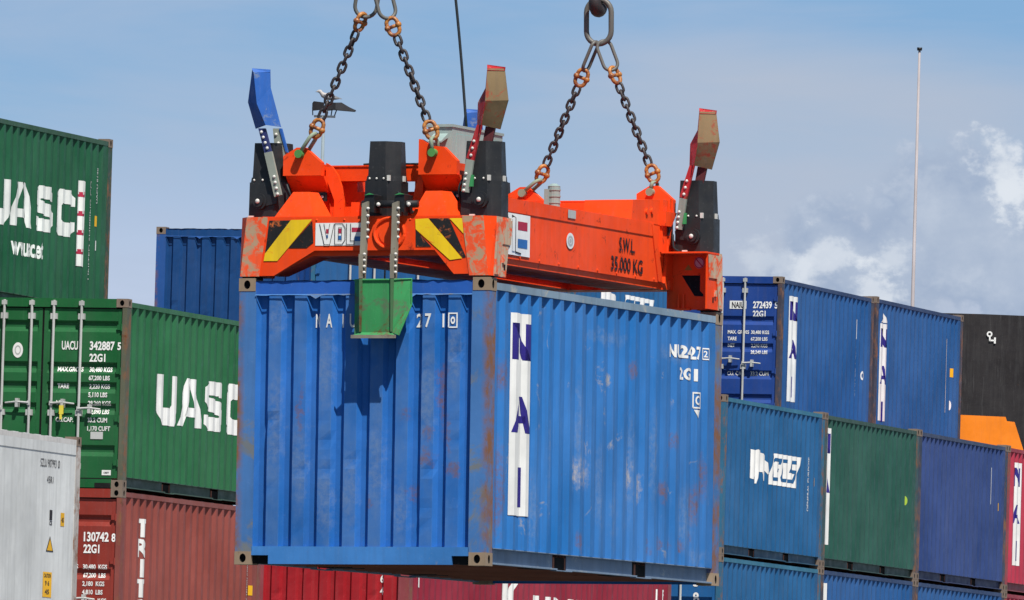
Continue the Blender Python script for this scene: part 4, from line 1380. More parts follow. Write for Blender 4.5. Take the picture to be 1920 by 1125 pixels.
# far corner's inner face: round pictogram, small yellow triangle, cut-out
yr = L20 - 0.215
mb = MB()
mb.box(1.95, 2.434, yr - 0.004, yr + 0.03, 0.02, 0.538)
mb.prism([(2.10, 0.345), (2.285, 0.345), (2.285, 0.20), (2.32, 0.165), (2.32, 0.145), (2.23, 0.15)], 1, yr - 0.0055, yr - 0.0042, 1)
for x_ in (2.075, 2.125):
    mb.cyl((x_, yr - 0.02, 0.03), (x_, yr - 0.02, 0.17), 0.016, 0.010, n=8)
mb.box(2.03, 2.20, yr - 0.05, yr - 0.0055, 0.012, 0.03)
ce = sbuild(mb, 'corner_plate', [orange, dark])
oo = (-CW / 2, -L20 / 2 + yr - 0.004, 0)
decal('pictogram', [(paint('pink_sticker', (0.55, 0.30, 0.32), 0, 0.2), [ellipse2d(2.275, 0.465, 0.052, 0.055)]), (red_ink, [ellipse2d(2.275, 0.465, 0.050, 0.053, hole=0.82), poly2d([(2.235, 0.50), (2.243, 0.508), (2.315, 0.43), (2.307, 0.422)])])], ce, oo, U3, V3)
decal('warning_label', [(paint('dull_yellow', (0.35, 0.16, 0.02), 0, 0.3), [poly2d([(2.125, 0.395), (2.205, 0.395), (2.165, 0.45)])])], ce, oo, U3, V3)


# gear boxes with their covers
def gear_box(cx0, cx1, y0, z0=0.556, boss=True, boss_x=None, flip=1):
    w = cx1 - cx0
    y1 = y0 + 0.27
    mb = MB()
    ch = 0.05
    pl = lambda a, b, c, d, e: [(a, c), (b - e, c), (b, c + e), (b, d), (a, d)]

    def frustum(lo, zl, hi, zh):
        k = len(lo)
        mb.add([(x, y, zl) for x, y in lo] + [(x, y, zh) for x, y in hi], [tuple(range(k - 1, -1, -1)), tuple(range(k, 2 * k))] + [(i, (i + 1) % k, k + (i + 1) % k, k + i) for i in range(k)])
    frustum(pl(cx0, cx1, y0, y1, 0.10), z0, pl(cx0 + 0.004, cx1 - 0.004, y0 + 0.004, y1, 0.10), z0 + 0.325)
    root = sbuild(mb, 'gear_box', [black_paint])
    mb = MB()
    frustum(pl(cx0 + 0.012, cx1 - 0.010, y0 + 0.012, y1 - 0.01, 0.11), z0 + 0.3255, pl(cx0 + 0.018, cx1 - 0.014, y0 + 0.016, y1 - 0.01, 0.11), z0 + 0.37)
    frustum(pl(cx0 + 0.025, cx1 - 0.016, y0 + 0.02, y1 - 0.015, 0.11), z0 + 0.3702, pl(cx0 + 0.032, cx1 - 0.028, y0 + 0.04, y1 - 0.03, 0.11), z0 + 0.685)
    sbuild(mb, 'cover', [black_paint], root)
    for k in range(3):
        mb = MB()
        mb.ball((cx0 + 0.045 + k * (w - 0.17) / 2.2, y0 + 0.006, z0 + 0.345), 0.011, (1, 0.7, 1), 8)
        sbuild(mb, 'bolt', [bolt_mat], root, True)
    for q in ((cx1 - 0.105, cx1 - 0.078, y0 + 0.002, y0 + 0.03), (cx1 - 0.012, cx1 + 0.004, y0 + 0.15, y0 + 0.19)):
        mb = MB()
        mb.box(*q, z0 + 0.325, z0 + 0.375)
        sbuild(mb, 'clamp', [bolt_mat], root)
    if boss:
        bx = boss_x
        mb = MB()
        mb.cyl((bx, y0 - 0.035, z0 + 0.15), (bx, y0 + 0.02, z0 + 0.15), 0.075, n=20)
        mb.cyl((bx, y0 - 0.055, z0 + 0.15), (bx, y0 - 0.034, z0 + 0.15), 0.052, n=20)
        mb.ball((bx, y0 - 0.058, z0 + 0.15), 0.022, (1, 0.7, 1), 10, 1)
        mb.prism([(bx - flip * 0.17, z0 + 0.13), (bx - flip * 0.18, z0 + 0.20), (bx, z0 + 0.225), (bx + flip * 0.03, z0 + 0.09)], 1, y0 - 0.02, y0 - 0.002)
        mb.box(bx - 0.10, bx - 0.05, y0 - 0.03, y0 - 0.006, z0 + 0.005, z0 + 0.02, 1)
        sbuild(mb, 'shaft_boss', [black_paint, bolt_mat], root)
    return root


gear_box(2.075, 2.43, 0.18, boss_x=2.27)
gear_box(0.008, 0.36, 0.18, boss_x=0.115, flip=-1)
gear_box(1.170, 1.49, 0.10, boss=False)
gear_box(2.075, 2.43, L20 - 0.36, boss_x=2.26)
gear_box(0.008, 0.36, L20 - 0.45, boss_x=0.115, flip=-1)


# corner guides: (x,z) outlines from the front, depth given per point
def guide(label, face, fold, side, arms, mats, dy, dx=0.0, dz=0.0):
    root = thing_part('corner_guide', label)
    ry = 0.13 if dy < 1 else 0.17
    mb = MB()
    T = 0.014
    for quad, mi in face:
        mb.slab([(x + dx - 0.373 * (y - ry), y + dy, z + dz + 0.055 * (y - ry)) for x, y, z in quad], (0, T, 0), mi)
    sbuild(mb, 'guide_plate', mats, root)
    for quad, mat, bolts in arms:
        mb = MB()
        mb.slab([(x + dx - 0.373 * (y - ry), y + dy, z + dz + 0.055 * (y - ry)) for x, y, z in quad], (0, 0.03, 0), 0)
        for bx, by, bz in bolts:
            mb.ball((bx + dx - 0.373 * (by - ry), by + dy - 0.004, bz + dz + 0.055 * (by - ry)), 0.015, (1, 0.8, 1), 8, 1)
        sbuild(mb, 'arm', [mat, bolt_mat], root)
    return root


def thing_part(name, label):
    o = bpy.data.objects.new(name, None)
    o.empty_display_size = 0.1
    COL.objects.link(o)
    o.parent = sp
    o['label'] = label
    return o


def lerp_pts(a, b, n, y):
    return [(a[0] + (b[0] - a[0]) * (k + 0.5) / n, y, a[1] + (b[1] - a[1]) * (k + 0.5) / n) for k in range(n)]


# raised blue guide (front left); depth 0 is the fold
bl_face = [([(-0.006, 0.017, 1.915), (0.010, 0.0, 1.880), (0.045, 0.0, 1.600), (-0.048, 0.127, 1.615)], 0),
           ([(-0.048, 0.127, 1.615), (0.045, 0.0, 1.600), (0.135, 0.0, 1.405), (0.030, 0.166, 1.375)], 0),
           ([(0.010, 0.0, 1.880), (0.166, 0.063, 1.892), (0.172, 0.058, 1.745), (0.045, 0.0, 1.600)], 0),
           ([(0.045, 0.0, 1.600), (0.172, 0.058, 1.745), (0.282, 0.041, 1.385), (0.135, 0.0, 1.405)], 0),
           ([(-0.010, 0.02, 1.922), (0.166, 0.066, 1.910), (0.166, 0.060, 1.885), (0.006, 0.0, 1.885)], 0)]
na = [([(0.062, 0.03, 1.375), (0.128, 0.03, 1.375), (0.195, 0.03, 1.155), (0.128, 0.03, 1.150)], guide_navy, lerp_pts((0.085, 1.365), (0.165, 1.17), 4, 0.03)),
      ([(0.125, 0.01, 1.150), (0.198, 0.01, 1.165), (0.300, 0.01, 0.770), (0.232, 0.01, 0.750)], grey_arm, lerp_pts((0.222, 0.96), (0.272, 0.75), 4, 0.01)),
      ([(0.20, 0.16, 1.375), (0.262, 0.16, 1.375), (0.345, 0.16, 1.155), (0.24, 0.16, 1.03)], grey_arm, lerp_pts((0.222, 1.36), (0.27, 1.20), 2, 0.16)),
      ([(0.262, 0.15, 1.375), (0.283, 0.15, 1.375), (0.350, 0.15, 1.155), (0.330, 0.15, 1.160)], guide_blue, [])]
guide('raised blue corner guide at the front left', bl_face, None, None, na, [guide_blue], 0.12)
guide('raised blue corner guide at the far left', bl_face, None, None, na, [guide_blue], L20 - 0.50, dx=-0.085, dz=0.02)

rd_face = [([(2.285, 0.10, 1.926), (2.285, 0.0, 1.895), (2.270, 0.0, 1.600), (2.268, 0.14, 1.720)], 1),
           ([(2.268, 0.14, 1.720), (2.270, 0.0, 1.600), (2.234, -0.03, 1.385), (2.192, 0.16, 1.385), (2.196, 0.17, 1.590)], 1),
           ([(2.285, 0.005, 1.895), (2.450, 0.065, 1.890), (2.490, 0.079, 1.605), (2.270, 0.0, 1.600)], 0),
           ([(2.270, 0.0, 1.600), (2.490, 0.079, 1.605), (2.415, 0.154, 1.345), (2.234, 0.073, 1.385)], 0),
           ([(2.282, 0.09, 1.930), (2.456, 0.064, 1.905), (2.452, 0.062, 1.872), (2.284, 0.0, 1.878)], 1)]
ra = [([(2.192, 0.03, 1.385), (2.240, 0.03, 1.385), (2.165, 0.03, 1.060), (2.095, 0.03, 1.090)], guide_red, lerp_pts((2.175, 1.27), (2.135, 1.08), 3, 0.03)),
      ([(2.096, 0.01, 1.080), (2.165, 0.01, 1.065), (2.125, 0.01, 0.775), (2.055, 0.01, 0.785)], grey_arm, lerp_pts((2.10, 0.97), (2.075, 0.77), 4, 0.01)),
      ([(2.145, 0.0, 0.935), (2.165, 0.0, 0.935), (2.160, 0.0, 0.830), (2.128, 0.0, 0.830)], guide_green, []),
      ([(2.275, 0.14, 1.375), (2.365, 0.14, 1.36), (2.330, 0.14, 1.20), (2.245, 0.14, 1.20)], paint('maroon_arm', (0.10, 0.018, 0.022), 0.4, 0.4, seed=140), [])]
guide('raised guide with scraped tan face and red edge at the front right', rd_face, None, None, ra, [guide_tan, guide_red], 0.12)
guide('raised guide with scraped tan face and red edge at the far right', rd_face, None, None, ra, [guide_tan, guide_red], L20 - 0.43, dx=-0.018)

# lowered green guide on the front
rusty_green = paint('rusty_green_rib', (0.07, 0.17, 0.07), rust=0.9, dirt=0.6, seed=143)
gg = thing_part('corner_guide', 'lowered green guide flap hanging in front of the blue wall')
mb = MB()
yF = -0.20
T = (0, 0.012, 0)
mb.slab([(1.278, yF, -0.035), (1.560, yF, -0.035), (1.575, yF, -0.505), (1.285, yF, -0.505)], T)
mb.slab([(1.167, yF + 0.11, -0.03), (1.278, yF, -0.035), (1.285, yF, -0.505), (1.198, yF + 0.04, -0.53), (1.180, yF + 0.09, -0.33)], T)
mb.slab([(1.560, yF, -0.035), (1.722, yF + 0.10, -0.02), (1.720, yF + 0.11, -0.25), (1.632, yF + 0.03, -0.53), (1.575, yF, -0.505)], T)
mb.slab([(1.285, yF, -0.505), (1.575, yF, -0.505), (1.632, yF - 0.04, -0.535), (1.198, yF - 0.04, -0.535)], (0, 0, -0.014), 0)
mb.slab([(1.198, yF - 0.0405, -0.530), (1.632, yF - 0.0405, -0.530), (1.632, yF - 0.0405, -0.560), (1.198, yF - 0.0405, -0.560)], (0, 0.01, 0), 1)
mb.tube([(1.167, yF + 0.11, -0.03), (1.278, yF - 0.004, -0.033), (1.560, yF - 0.004, -0.033), (1.722, yF + 0.10, -0.02), (1.720, yF + 0.11, -0.25), (1.632, yF + 0.03, -0.53)], 0.010, False, 8)
sbuild(mb, 'guide_plate', [guide_green, rusty_arm], gg)
for x0, x1, xs_ in ((1.272, 1.280, 1), (1.566, 1.583, 1)):
    mb = MB()
    yb = -0.14
    mb.slab([(x0 - 0.028, yb, 0.66), (x0 + 0.028, yb, 0.68), (x1 + 0.016, yF + 0.01, -0.03), (x1 - 0.034, yF + 0.01, -0.03)], (0, 0.05, 0))
    mb.slab([(x1 - 0.026, yF - 0.022, 0.20), (x1 + 0.012, yF - 0.022, 0.20), (x1 + 0.012, yF - 0.022, -0.02), (x1 - 0.022, yF - 0.022, -0.02)], (0, 0.021, 0))
    mb.slab([(x1 - 0.018, yF - 0.020, -0.0202), (x1 + 0.010, yF - 0.020, -0.0202), (x1 + 0.006, yF - 0.020, -0.50), (x1 - 0.010, yF - 0.020, -0.50)], (0, 0.019, 0), 4)
    for k in range(5):
        mb.ball((x0 + 0.034, yb - 0.002, 0.615 - k * 0.065), 0.017, (1, 1, 0.8), 8, 1)
    for k in range(4):
        mb.ball((x1 + 0.022, yF + 0.0, 0.20 - k * 0.055), 0.016, (1, 1, 0.8), 8, 1)
    # hub lever beside the gear box
    mb.prism([(x0 - 0.03, 0.60), (x0 - 0.02, 0.72), (x0 + 0.03, 0.755), (x0 + 0.075, 0.74), (x0 + 0.075, 0.58)], 1, -0.10, 0.10, 2)
    mb.ball((x0 + 0.10, -0.06, 0.655), 0.02, (1, 1, 1), 8, 1)
    mb.slab([(x0 - 0.02, -0.102, 0.735), (x0 + 0.03, -0.102, 0.757), (x0 + 0.075, -0.102, 0.742), (x0 + 0.03, -0.102, 0.742)], (0, -0.01, 0), 3)
    sbuild(mb, 'arm', [rusty_arm, bolt_mat, black_paint, guide_green, rusty_green], gg)
mb = MB()
mb.cyl((1.20, -0.02, 0.66), (1.74, -0.02, 0.66), 0.035, n=12)
sbuild(mb, 'shaft', [black_paint], gg, True)

# hydraulic hoses, weld beads and fittings
def hose(pts, r=0.011):
    mb = MB()
    P = [Vector(p) for p in pts]
    out = []
    n = 8
    for i in range(len(P) - 1):
        a, b, c, d = P[max(i - 1, 0)], P[i], P[i + 1], P[min(i + 2, len(P) - 1)]
        for k in range(n):
            q = k / n
            out.append(0.5 * ((2 * b) + (c - a) * q + (2 * a - 5 * b + 4 * c - d) * q * q + (3 * b - a - 3 * c + d) * q ** 3))
    out.append(P[-1])
    mb.tube(out, r, False, 8)
    sbuild(mb, 'hose', [cable_mat], sp, True)


hose([(1.50, 0.20, 0.70), (1.58, 0.18, 0.62), (1.66, 0.22, 0.60), (1.68, 0.32, 0.72), (1.70, 0.38, 0.84)])
hose([(1.47, 0.16, 0.78), (1.55, 0.12, 0.70), (1.62, 0.18, 0.58), (1.64, 0.4, 0.57)])
hose([(0.36, 0.22, 0.86), (0.40, 0.20, 0.78), (0.43, 0.26, 0.66), (0.45, 0.4, 0.60)])
hose([(2.06, 0.26, 0.90), (2.03, 0.24, 0.80), (2.04, 0.3, 0.66), (2.02, 0.42, 0.58)])
hose([(1.02, 0.44, 1.05), (1.2, 0.45, 1.06), (1.45, 0.46, 1.052), (1.62, 0.5, 1.06)])
hose([(1.14, 2.1, 0.85), (1.3, 1.9, 0.84), (1.55, 1.5, 0.822), (1.7, 0.9, 0.825)])
hose([(2.03, 5.75, 0.60), (2.06, 5.68, 0.72), (2.08, 5.66, 0.60), (2.12, 5.7, 0.565)])
for y_ in np.linspace(0.9, 5.4, 10):
    mb = MB()
    mb.cyl((1.9805, y_, 0.285), (1.990, y_, 0.285), 0.012, n=8)
    sbuild(mb, 'rivet', [orange])
for x_ in (0.75, 1.02, 1.24, 1.66):
    mb = MB()
    mb.ball((x_, 0.0, 0.522), 0.011, (1, 0.6, 1), 8)
    sbuild(mb, 'rivet', [orange], sp, True)

# control cabinet and small motor on the frame
cb = MB()
cb.box(1.02, 1.258, 2.0, 3.27, 0.60, 1.500)
cb.box(1.00, 1.268, 1.985, 3.285, 1.5002, 1.525)
cb.box(1.10, 1.16, 1.999, 2.004, 0.8, 1.49)
cab = sbuild(cb, 'control_cabinet', [cabinet_mat])
mb = MB()
mb.prism([(1.995, 1.44), (1.83, 1.36), (1.83, 1.345), (1.995, 1.40)], 0, 1.08, 1.22)
sbuild(mb, 'rain_hood', [cabinet_mat], cab)
mb = MB()
for y_ in (2.35, 2.95):
    mb.box(1.2582, 1.264, y_ - 0.25, y_ + 0.25, 0.85, 1.44)
    mb.box(1.2642, 1.275, y_ + 0.19, y_ + 0.21, 1.10, 1.20)
sbuild(mb, 'cabinet_door', [cabinet_mat], cab)
mb = MB()
mb.box(0.90, 1.60, 1.9, 2.0, 0.62, 0.80)
mb.box(0.90, 1.60, 3.28, 3.38, 0.62, 0.80)
sbuild(mb, 'cross_beam', [orange])
mb = MB()
mb.cyl((1.49, 4.02, 0.8065), (1.49, 4.02, 1.08), 0.058, n=16)
mb.cyl((1.49, 4.02, 1.08), (1.49, 4.02, 1.105), 0.060, 0.025, n=16)
mb.box(1.425, 1.465, 3.93, 4.03, 0.90, 1.05)
for k in range(4):
    mb.cyl((1.49, 4.02, 0.86 + 0.06 * k), (1.49, 4.02, 0.873 + 0.06 * k), 0.064, n=16)
sbuild(mb, 'motor', [cabinet_mat])


# ------------------------------------------------------------------ chains, rings, hook, cable
def hp(x, y, z):
    return HM @ Vector((x - CW / 2, y - L20 / 2, z + H_STD))


def stadium(length, width, n=8):
    """centre line of an oval link: overall centre-line length and width, long axis Z, in XZ"""
    r = width / 2
    s = length / 2 - r
    pts = []
    for k in range(n + 1):
        a = math.pi * k / n
        pts.append((r * math.cos(a), 0, s + r * math.sin(a)))
    for k in range(n + 1):
        a = math.pi + math.pi * k / n
        pts.append((r * math.cos(a), 0, -s + r * math.sin(a)))
    return pts


LINK = MB().tube(stadium(0.101, 0.062, 6), 0.0135, True, 8).mesh('link', True)
LINK.materials.append(chain_mat)
cm_ = MB()
cm_.tube(stadium(0.165, 0.100, 8), 0.019, True, 10)
cm_.cyl((-0.062, 0, 0), (0.062, 0, 0), 0.017, n=10)
for s in (-1, 1):
    cm_.ball((s * 0.052, 0, 0), 0.034, (0.9, 1.0, 0.9), 10)
COUP = cm_.mesh('coupling_link', True)
COUP.materials.append(coupling_mat)
SHK = MB()
pts = [(0.03 * 0 - 0.0, -0.075, -0.145)] + [(0.0, -0.075 * math.cos(a), 0.0 + 0.05 * math.sin(a)) for a in np.linspace(0, math.pi, 9)] + [(0, 0.075, -0.145)]
SHK.tube(pts, 0.0185, False, 10)
SHACK = SHK.mesh('shackle', True)
SHACK.materials.append(shackle_mat)
CAMDIR = Vector((-0.30, 0.95, 0.05))


def frame(d, roll, ref=None):
    """rotation with Z along d; at roll 0 the link's flat face turns to the viewer side"""
    d = d.normalized()
    y = (A1 if ref is None else ref)
    y = (y - d * y.dot(d)).normalized()
    x = y.cross(d)
    m = Matrix((x, y, d)).transposed()
    return m.to_4x4() @ Matrix.Rotation(roll, 4, 'Z')


def chain(label, low, top, roll0, lowroll, toproll, pin):
    """from the coupling over the shackle up to the coupling under the ring"""
    pa, pb = Vector(low), Vector(top)
    d = (pb - pa).normalized()
    root = thing('lifting_chain', label, 'chain', tuple(pin), 'four lifting chains of the spreader')

    def add(me, nm, M):
        o = bpy.data.objects.new(nm, me)
        COL.objects.link(o)
        o.parent = root
        o.matrix_local = Matrix.Translation(-Vector(pin)) @ M
        return o
    add(COUP, 'coupling_link', Matrix.Translation(pa) @ frame(d, lowroll))
    add(COUP, 'coupling_link', Matrix.Translation(pb) @ frame(d, toproll))
    a, b = pa + d * 0.096, pb - d * 0.096
    n = max(2, round((b - a).length / 0.0755))
    step = (b - a) / n
    for k in range(n):
        p = a + step * (k + 0.5)
        add(LINK, 'link', Matrix.Translation(p) @ frame(d, roll0 + (math.pi / 2) * (k % 2) + random.uniform(-0.12, 0.12) + 0.35 * math.sin(k * 0.4)))
    # shackle from the coupling down to the lug pin
    top_ = pa - d * 0.075
    pinv = Vector(pin)
    sd = (top_ - pinv)
    add(SHACK, 'shackle', Matrix.Translation(pinv + sd.normalized() * (sd.length - 0.035)) @ frame(sd, 0.0) @ Matrix.Diagonal((1, 1, max(0.5, (sd.length - 0.035) / 0.145), 1)))
    return root


yF_, yR_ = 0.24, L20 - 0.24
TOPF1, TOPF2 = hp(1.046, yF_, 2.33), hp(1.365, yF_, 2.285)
LOWF1, LOWF2 = hp(0.640, yF_, 1.37), hp(1.750, yF_, 1.345)
TOPR1, TOPR2 = hp(1.058, yR_, 2.235), hp(1.398, yR_, 2.255)
LOWR1, LOWR2 = hp(0.672, yR_, 1.320), hp(1.795, yR_, 1.315)
chain('dark lifting chain at the front left, from the left oblong ring to the left lug', LOWF1, TOPF1, 0.2, 0.0, 1.2, hp(0.50, yF_, 1.134))
chain('dark lifting chain at the front right, hooked to the narrow ring and right lug', LOWF2, TOPF2, 0.3, 0.45, 0.2, hp(1.80, yF_, 1.134))
chain('dark lifting chain at the far end running down left from the crane hook', LOWR1, TOPR1, 0.3, 0.9, 0.3, hp(0.50, yR_, 1.134))
chain('dark lifting chain at the far end running down right from the crane hook', LOWR2, TOPR2, 0.2, 0.1, 1.1, hp(1.80, yR_, 1.134))


def ring(name, label, low, tilt_top, length, width, r, roll, cat='ring', group=None):
    """oblong ring from its lower inside end towards tilt_top"""
    lo, up = Vector(low), Vector(tilt_top)
    d = (up - lo).normalized()
    c = lo + d * (length / 2)
    mb = MB().tube(stadium(length, width, 12), r, True, 12)
    o = mb.build(name, [ring_mat], None, True)
    o.matrix_world = Matrix.Translation(c) @ frame(d, roll)
    return tag(o, label, cat, group)


ring('oblong_ring', 'wide steel oblong ring above the front left chain, cut by the top of the picture', hp(1.082, yF_, 2.375), hp(1.165, yF_, 2.90), 0.46, 0.200, 0.0175, 0.25)
ring('oblong_ring', 'narrow steel oblong ring above the front right chain, cut by the top of the picture', hp(1.325, yF_, 2.36), hp(1.17, yF_, 2.92), 0.46, 0.165, 0.0175, 0.75)
ring('oblong_ring', 'short steel link seen edge on, left under the crane hook ring', hp(1.085, yR_, 2.300), hp(1.205, yR_, 2.58), 0.300, 0.12, 0.0165, 1.45)
ring('oblong_ring', 'short open steel link, right under the crane hook ring', hp(1.375, yR_, 2.305), hp(1.262, yR_, 2.58), 0.300, 0.14, 0.0165, 0.55)
ring('master_ring', 'large dark oval ring hanging in the crane hook', hp(1.228, yR_, 2.555), hp(1.222, yR_, 3.0), 0.425, 0.245, 0.026, 0.08)
hk = thing('crane_hook', 'dark tip of the crane hook carrying the large oval ring', 'crane hook', tuple(hp(1.215, yR_, 2.82)))
mb = MB()
o0 = Vector(hp(1.215, yR_, 2.82))
pts, rs = [], []
for a in np.linspace(math.radians(-200), math.radians(20), 16):
    pts.append(A1 * (0.10 * math.cos(a)) + Vector((0, 0, 1)) * (0.155 + 0.10 * math.sin(a)))
    rs.append(0.055 + 0.012 * math.sin(-a))
pts += [A1 * 0.04 + Vector((0, 0, 0.36)), Vector((0, 0, 0.5)), Vector((0, 0, 0.9))]
rs += [0.05, 0.045, 0.045]
rs[0] = 0.03
mb.tube(pts, rs, False, 14)
mb.build('hook', [chain_mat], hk, True)
mb = MB()
mb.cyl((0, 0, 0.86), (0, 0, 1.02), 0.09, n=16)
mb.build('hook_nut', [ring_mat], hk, True)

mb = MB()
p0, p1 = hp(1.16, 2.6, 1.53), hp(0.985, 2.6, 3.1)
pts = []
for k in range(13):
    q = k / 12
    p = p0.lerp(p1, q)
    p += A0 * (0.010 * math.sin(q * math.pi))
    pts.append(p - p0)
mb.tube(pts, 0.0135, False, 8)
cb_ = mb.build('power_cable', [cable_mat], None, True)
cb_.location = p0
tag(cb_, 'black power cable rising from the grey cabinet on the spreader', 'cable')

# ------------------------------------------------------------------ things farther off
lp = thing('floodlight_mast', 'slim grey mast with two floodlights seen behind the front left chain', 'lamp post', (-21.2, 72.5, GZ(72.5)))
zb = -GZ(72.5)
mb = MB()
mb.cyl((0, 0, 0), (0, 0, zb + 12.86), 0.075, 0.032, n=12)
mb.build('pole', [paint('mast_grey', (0.20, 0.25, 0.28), 0, 0.3, seed=149)], lp, True)
mb = MB()
dr = Vector((0.955, 0.295, 0.0))
D = Vector((-0.295, 0.955, 0))


def obox(c, hx, hy, hz, m, mi=0):
    c = Vector(c)
    vs = [c + dr * (sx * hx) + D * (sy * hy) + Vector((0, 0, sz * hz)) for sz in (-1, 1) for sy in (-1, 1) for sx in (-1, 1)]
    m.add(vs, [(0, 2, 3, 1), (4, 5, 7, 6), (0, 1, 5, 4), (2, 6, 7, 3), (0, 4, 6, 2), (1, 3, 7, 5)], mi)


obox((0.02, 0, zb + 12.88), 0.22, 0.03, 0.022, mb)
mb.build('cross_arm', [galv], lp)
lamp_black = paint('lamp_black', (0.008, 0.007, 0.010), 0, 0.3, seed=150)
for a, b, cst in ((-0.24, 0.0, False), (0.02, 0.24, False), (0.16, 0.66, True)):
    mb = MB()
    if not cst:
        for s in (-1, 1):
            pass
        k0 = dr * a + Vector((0, 0, zb))
        pr = [k0 + Vector((0, 0, 13.0)), k0 + dr * (b - a) + Vector((0, 0, 13.03)), k0 + dr * (b - a) + Vector((0, 0, 13.16)), k0 + dr * 0.03 + Vector((0, 0, 13.18)), k0 + Vector((0, 0, 13.14))]
        mb.slab([p - D * 0.15 for p in pr], D * 0.3)
        mb.cyl(dr * (a + 0.015) + Vector((0, 0, zb + 12.90)), dr * (a + 0.005) + Vector((0, 0, zb + 13.06)), 0.012, n=6)
    else:
        k0 = Vector((0, 0, zb))
        pr = [dr * 0.10 + Vector((0, 0, 13.03)), dr * 0.63 + Vector((0, 0, 13.00)), dr * 0.66 + Vector((0, 0, 13.02)), dr * 0.52 + Vector((0, 0, 13.08)), dr * 0.36 + Vector((0, 0, 13.17)), dr * 0.12 + Vector((0, 0, 13.16))]
        pr = [p + k0 for p in pr]
        mb.slab([p - D * 0.14 for p in pr], D * 0.28, 1)
        mb.cyl(dr * 0.22 + Vector((0, 0, zb + 12.9)), dr * 0.27 + Vector((0, 0, zb + 13.05)), 0.013, n=6)
        mb.cyl(dr * 0.15 + Vector((0, 0, zb + 12.9)), dr * 0.17 + Vector((0, 0, zb + 13.05)), 0.013, n=6)
    mb.build('floodlight', [lamp_black, paint('lamp_grey', (0.035, 0.035, 0.04), 0, 0.4, seed=151)], lp)

gull = thing('gull', 'white gull with grey wings standing on the left floodlight', 'bird', tuple(Vector((-21.2, 72.5, 13.16)) + dr * 0.06))
mb = MB()
# body grown along its length, from tail to bill, in the plane of view
ax = [(0.25, 0.10, 0.012), (0.17, 0.105, 0.035), (0.08, 0.12, 0.062), (-0.02, 0.135, 0.070), (-0.09, 0.165, 0.055), (-0.125, 0.205, 0.038), (-0.150, 0.235, 0.040), (-0.185, 0.238, 0.030), (-0.215, 0.228, 0.010), (-0.245, 0.222, 0.004)]
mb.tube([dr * x + Vector((0, 0, z)) for x, z, _ in ax], [q for _, _, q in ax], False, 12)
for s in (-1, 1):
    mb.cyl(dr * 0.0 + D * (0.025 * s) + Vector((0, 0, 0.0)), dr * 0.01 + D * (0.025 * s) + Vector((0, 0, 0.08)), 0.006, n=6, mi=1)
mb.build('body', [paint('gull_white', (0.42, 0.40, 0.39), 0, 0.1), yellow_ink], gull, True)
for s in (-1, 1):
    mb = MB()
    pr = [dr * -0.07 + Vector((0, 0, 0.17)), dr * 0.05 + Vector((0, 0, 0.185)), dr * 0.20 + Vector((0, 0, 0.135)), dr * 0.31 + Vector((0, 0, 0.09)), dr * 0.12 + Vector((0, 0, 0.10)), dr * -0.03 + Vector((0, 0, 0.115))]
    mb.slab([p + D * (0.058 * s) for p in pr], D * (0.02 * s))
    mb.build('wing', [paint('gull_grey', (0.28, 0.29, 0.31), 0, 0.1)], gull)

ms_ = thing('flagpole', 'tall thin white pole with a small cap, rising behind the right stacks', 'pole', (-9.56, 76.13, GZ(76.13)))
zb2 = -GZ(76.13)
mb = MB()
mb.cyl((0, 0, 0), (0, 0, zb2 + 14.62), 0.062, 0.024, n=12)
mb.build('pole', [paint('pole_white', (0.33, 0.30, 0.31), 0.05, 0.4, seed=160)], ms_, True)
mb = MB()
mb.cyl((0, 0, zb2 + 14.60), (0, 0, zb2 + 14.66), 0.05, 0.055, n=12)
mb.build('cap', [black_paint], ms_, True)

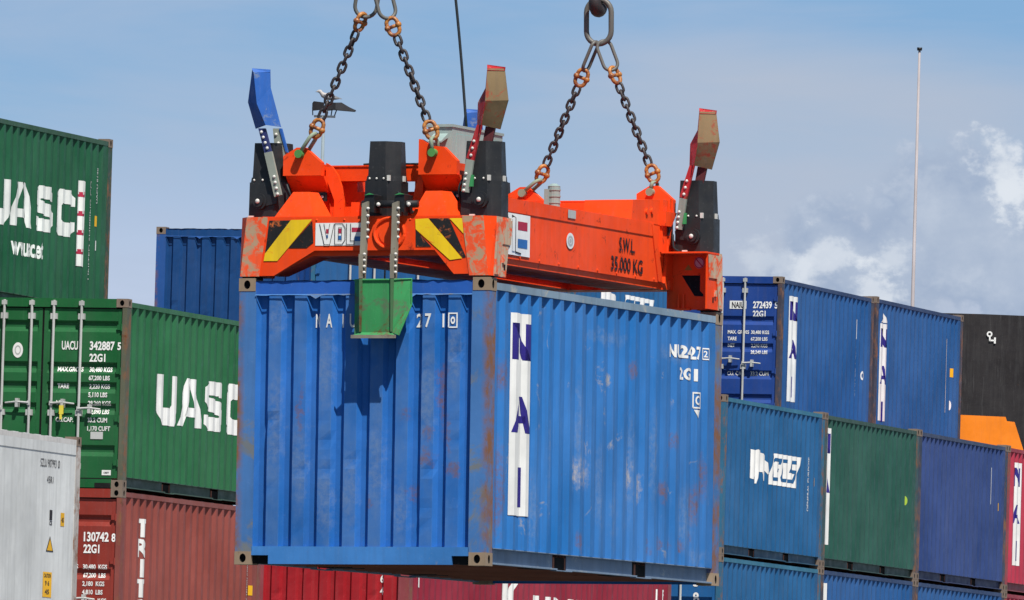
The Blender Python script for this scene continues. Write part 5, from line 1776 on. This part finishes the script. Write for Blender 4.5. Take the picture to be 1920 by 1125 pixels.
hl = thing('ship_hull', 'black ship hull with a white draught symbol behind the right stacks', 'ship', (-24, 139.5, -4.5))
mb = MB()
N_ = 24
vs = []
top = lambda u: 12.56 + 0.075 * math.exp(-((u + 0.1) / 0.5) ** 2) - 0.010 * (u + 1) + 4.5
nz_ = 14
for i in range(N_ + 1):
    u = -9 + 33 * i / N_
    yb_ = 0.004 * (u - 4) ** 2
    for j in range(nz_ + 1):
        z = top(u) * j / nz_
        flare = 0.9 * (1 - j / nz_) ** 2 + (0.012 if j % 3 == 0 else 0)
        p = dr * u + D * (yb_ + flare) + Vector((0, 0, z))
        vs.append(p)
fs = []
for i in range(N_):
    for j in range(nz_):
        a = i * (nz_ + 1) + j
        fs.append((a, a + nz_ + 1, a + nz_ + 2, a + 1))
nb = len(vs)
vs2 = [p + D * 14 for p in vs]
fs2 = [tuple(nb + q for q in reversed(f)) for f in fs]
cap = []
for i in range(N_):
    a, b = i * (nz_ + 1) + nz_, (i + 1) * (nz_ + 1) + nz_
    cap.append((a, b, nb + b, nb + a))
for i in (0, N_):
    col_ = [i * (nz_ + 1) + j for j in range(nz_ + 1)]
    for j in range(nz_):
        cap.append((col_[j], col_[j + 1], nb + col_[j + 1], nb + col_[j]))
mb.add(vs + vs2, fs + fs2 + cap)
mb.build('hull', [paint('hull_black', (0.016, 0.013, 0.014), 0.3, 0.8, 0.5, seed=170, spec=0.3)], hl, False)
c0 = dr * -0.58 + D * (0.004 * 4.6 ** 2 - 0.006)
on = lambda shp: shp
decal('symbol', [(white, [ellipse2d(0, 16.545, 0.075, 0.075, hole=0.5), rect2d(0.0, 0.14, 16.36, 16.40), rect2d(0.12, 0.17, 16.30, 16.46), rect2d(-0.01, 0.03, 16.36, 16.47)])], hl, c0 - D * 0.02, dr, (0, 0, 1), off=0.01)

oh = thing('hopper', 'bright orange steel hopper with a stepped and sloping right end, before the black hull', 'hopper', (-10.5, 86.3, GZ(86)))
zb3 = -GZ(86)
mb = MB()
pr = [(-2.2, 4.6), (1.06, 4.6), (0.72, zb3 + 6.80), (0.50, zb3 + 7.44), (0.335, zb3 + 7.455), (0.305, zb3 + 7.545), (-0.65, zb3 + 7.560), (-2.2, zb3 + 7.57)]
mb.slab([dr * x + Vector((0, 0, z)) for x, z in pr], D * 2.4)
mb.build('body', [paint('plain_orange', (0.85, 0.22, 0.008), 0.05, 0.3, 0.5, seed=180)], oh)
for x in (-2.0, 0.8):
    for y in (0.1, 2.1):
        mb = MB()
        obox(dr * x + D * (y + 0.1) + Vector((0, 0, 2.3)), 0.1, 0.1, 2.299, mb)
        mb.build('leg', [paint('plain_orange', (0.85, 0.22, 0.008))], oh)
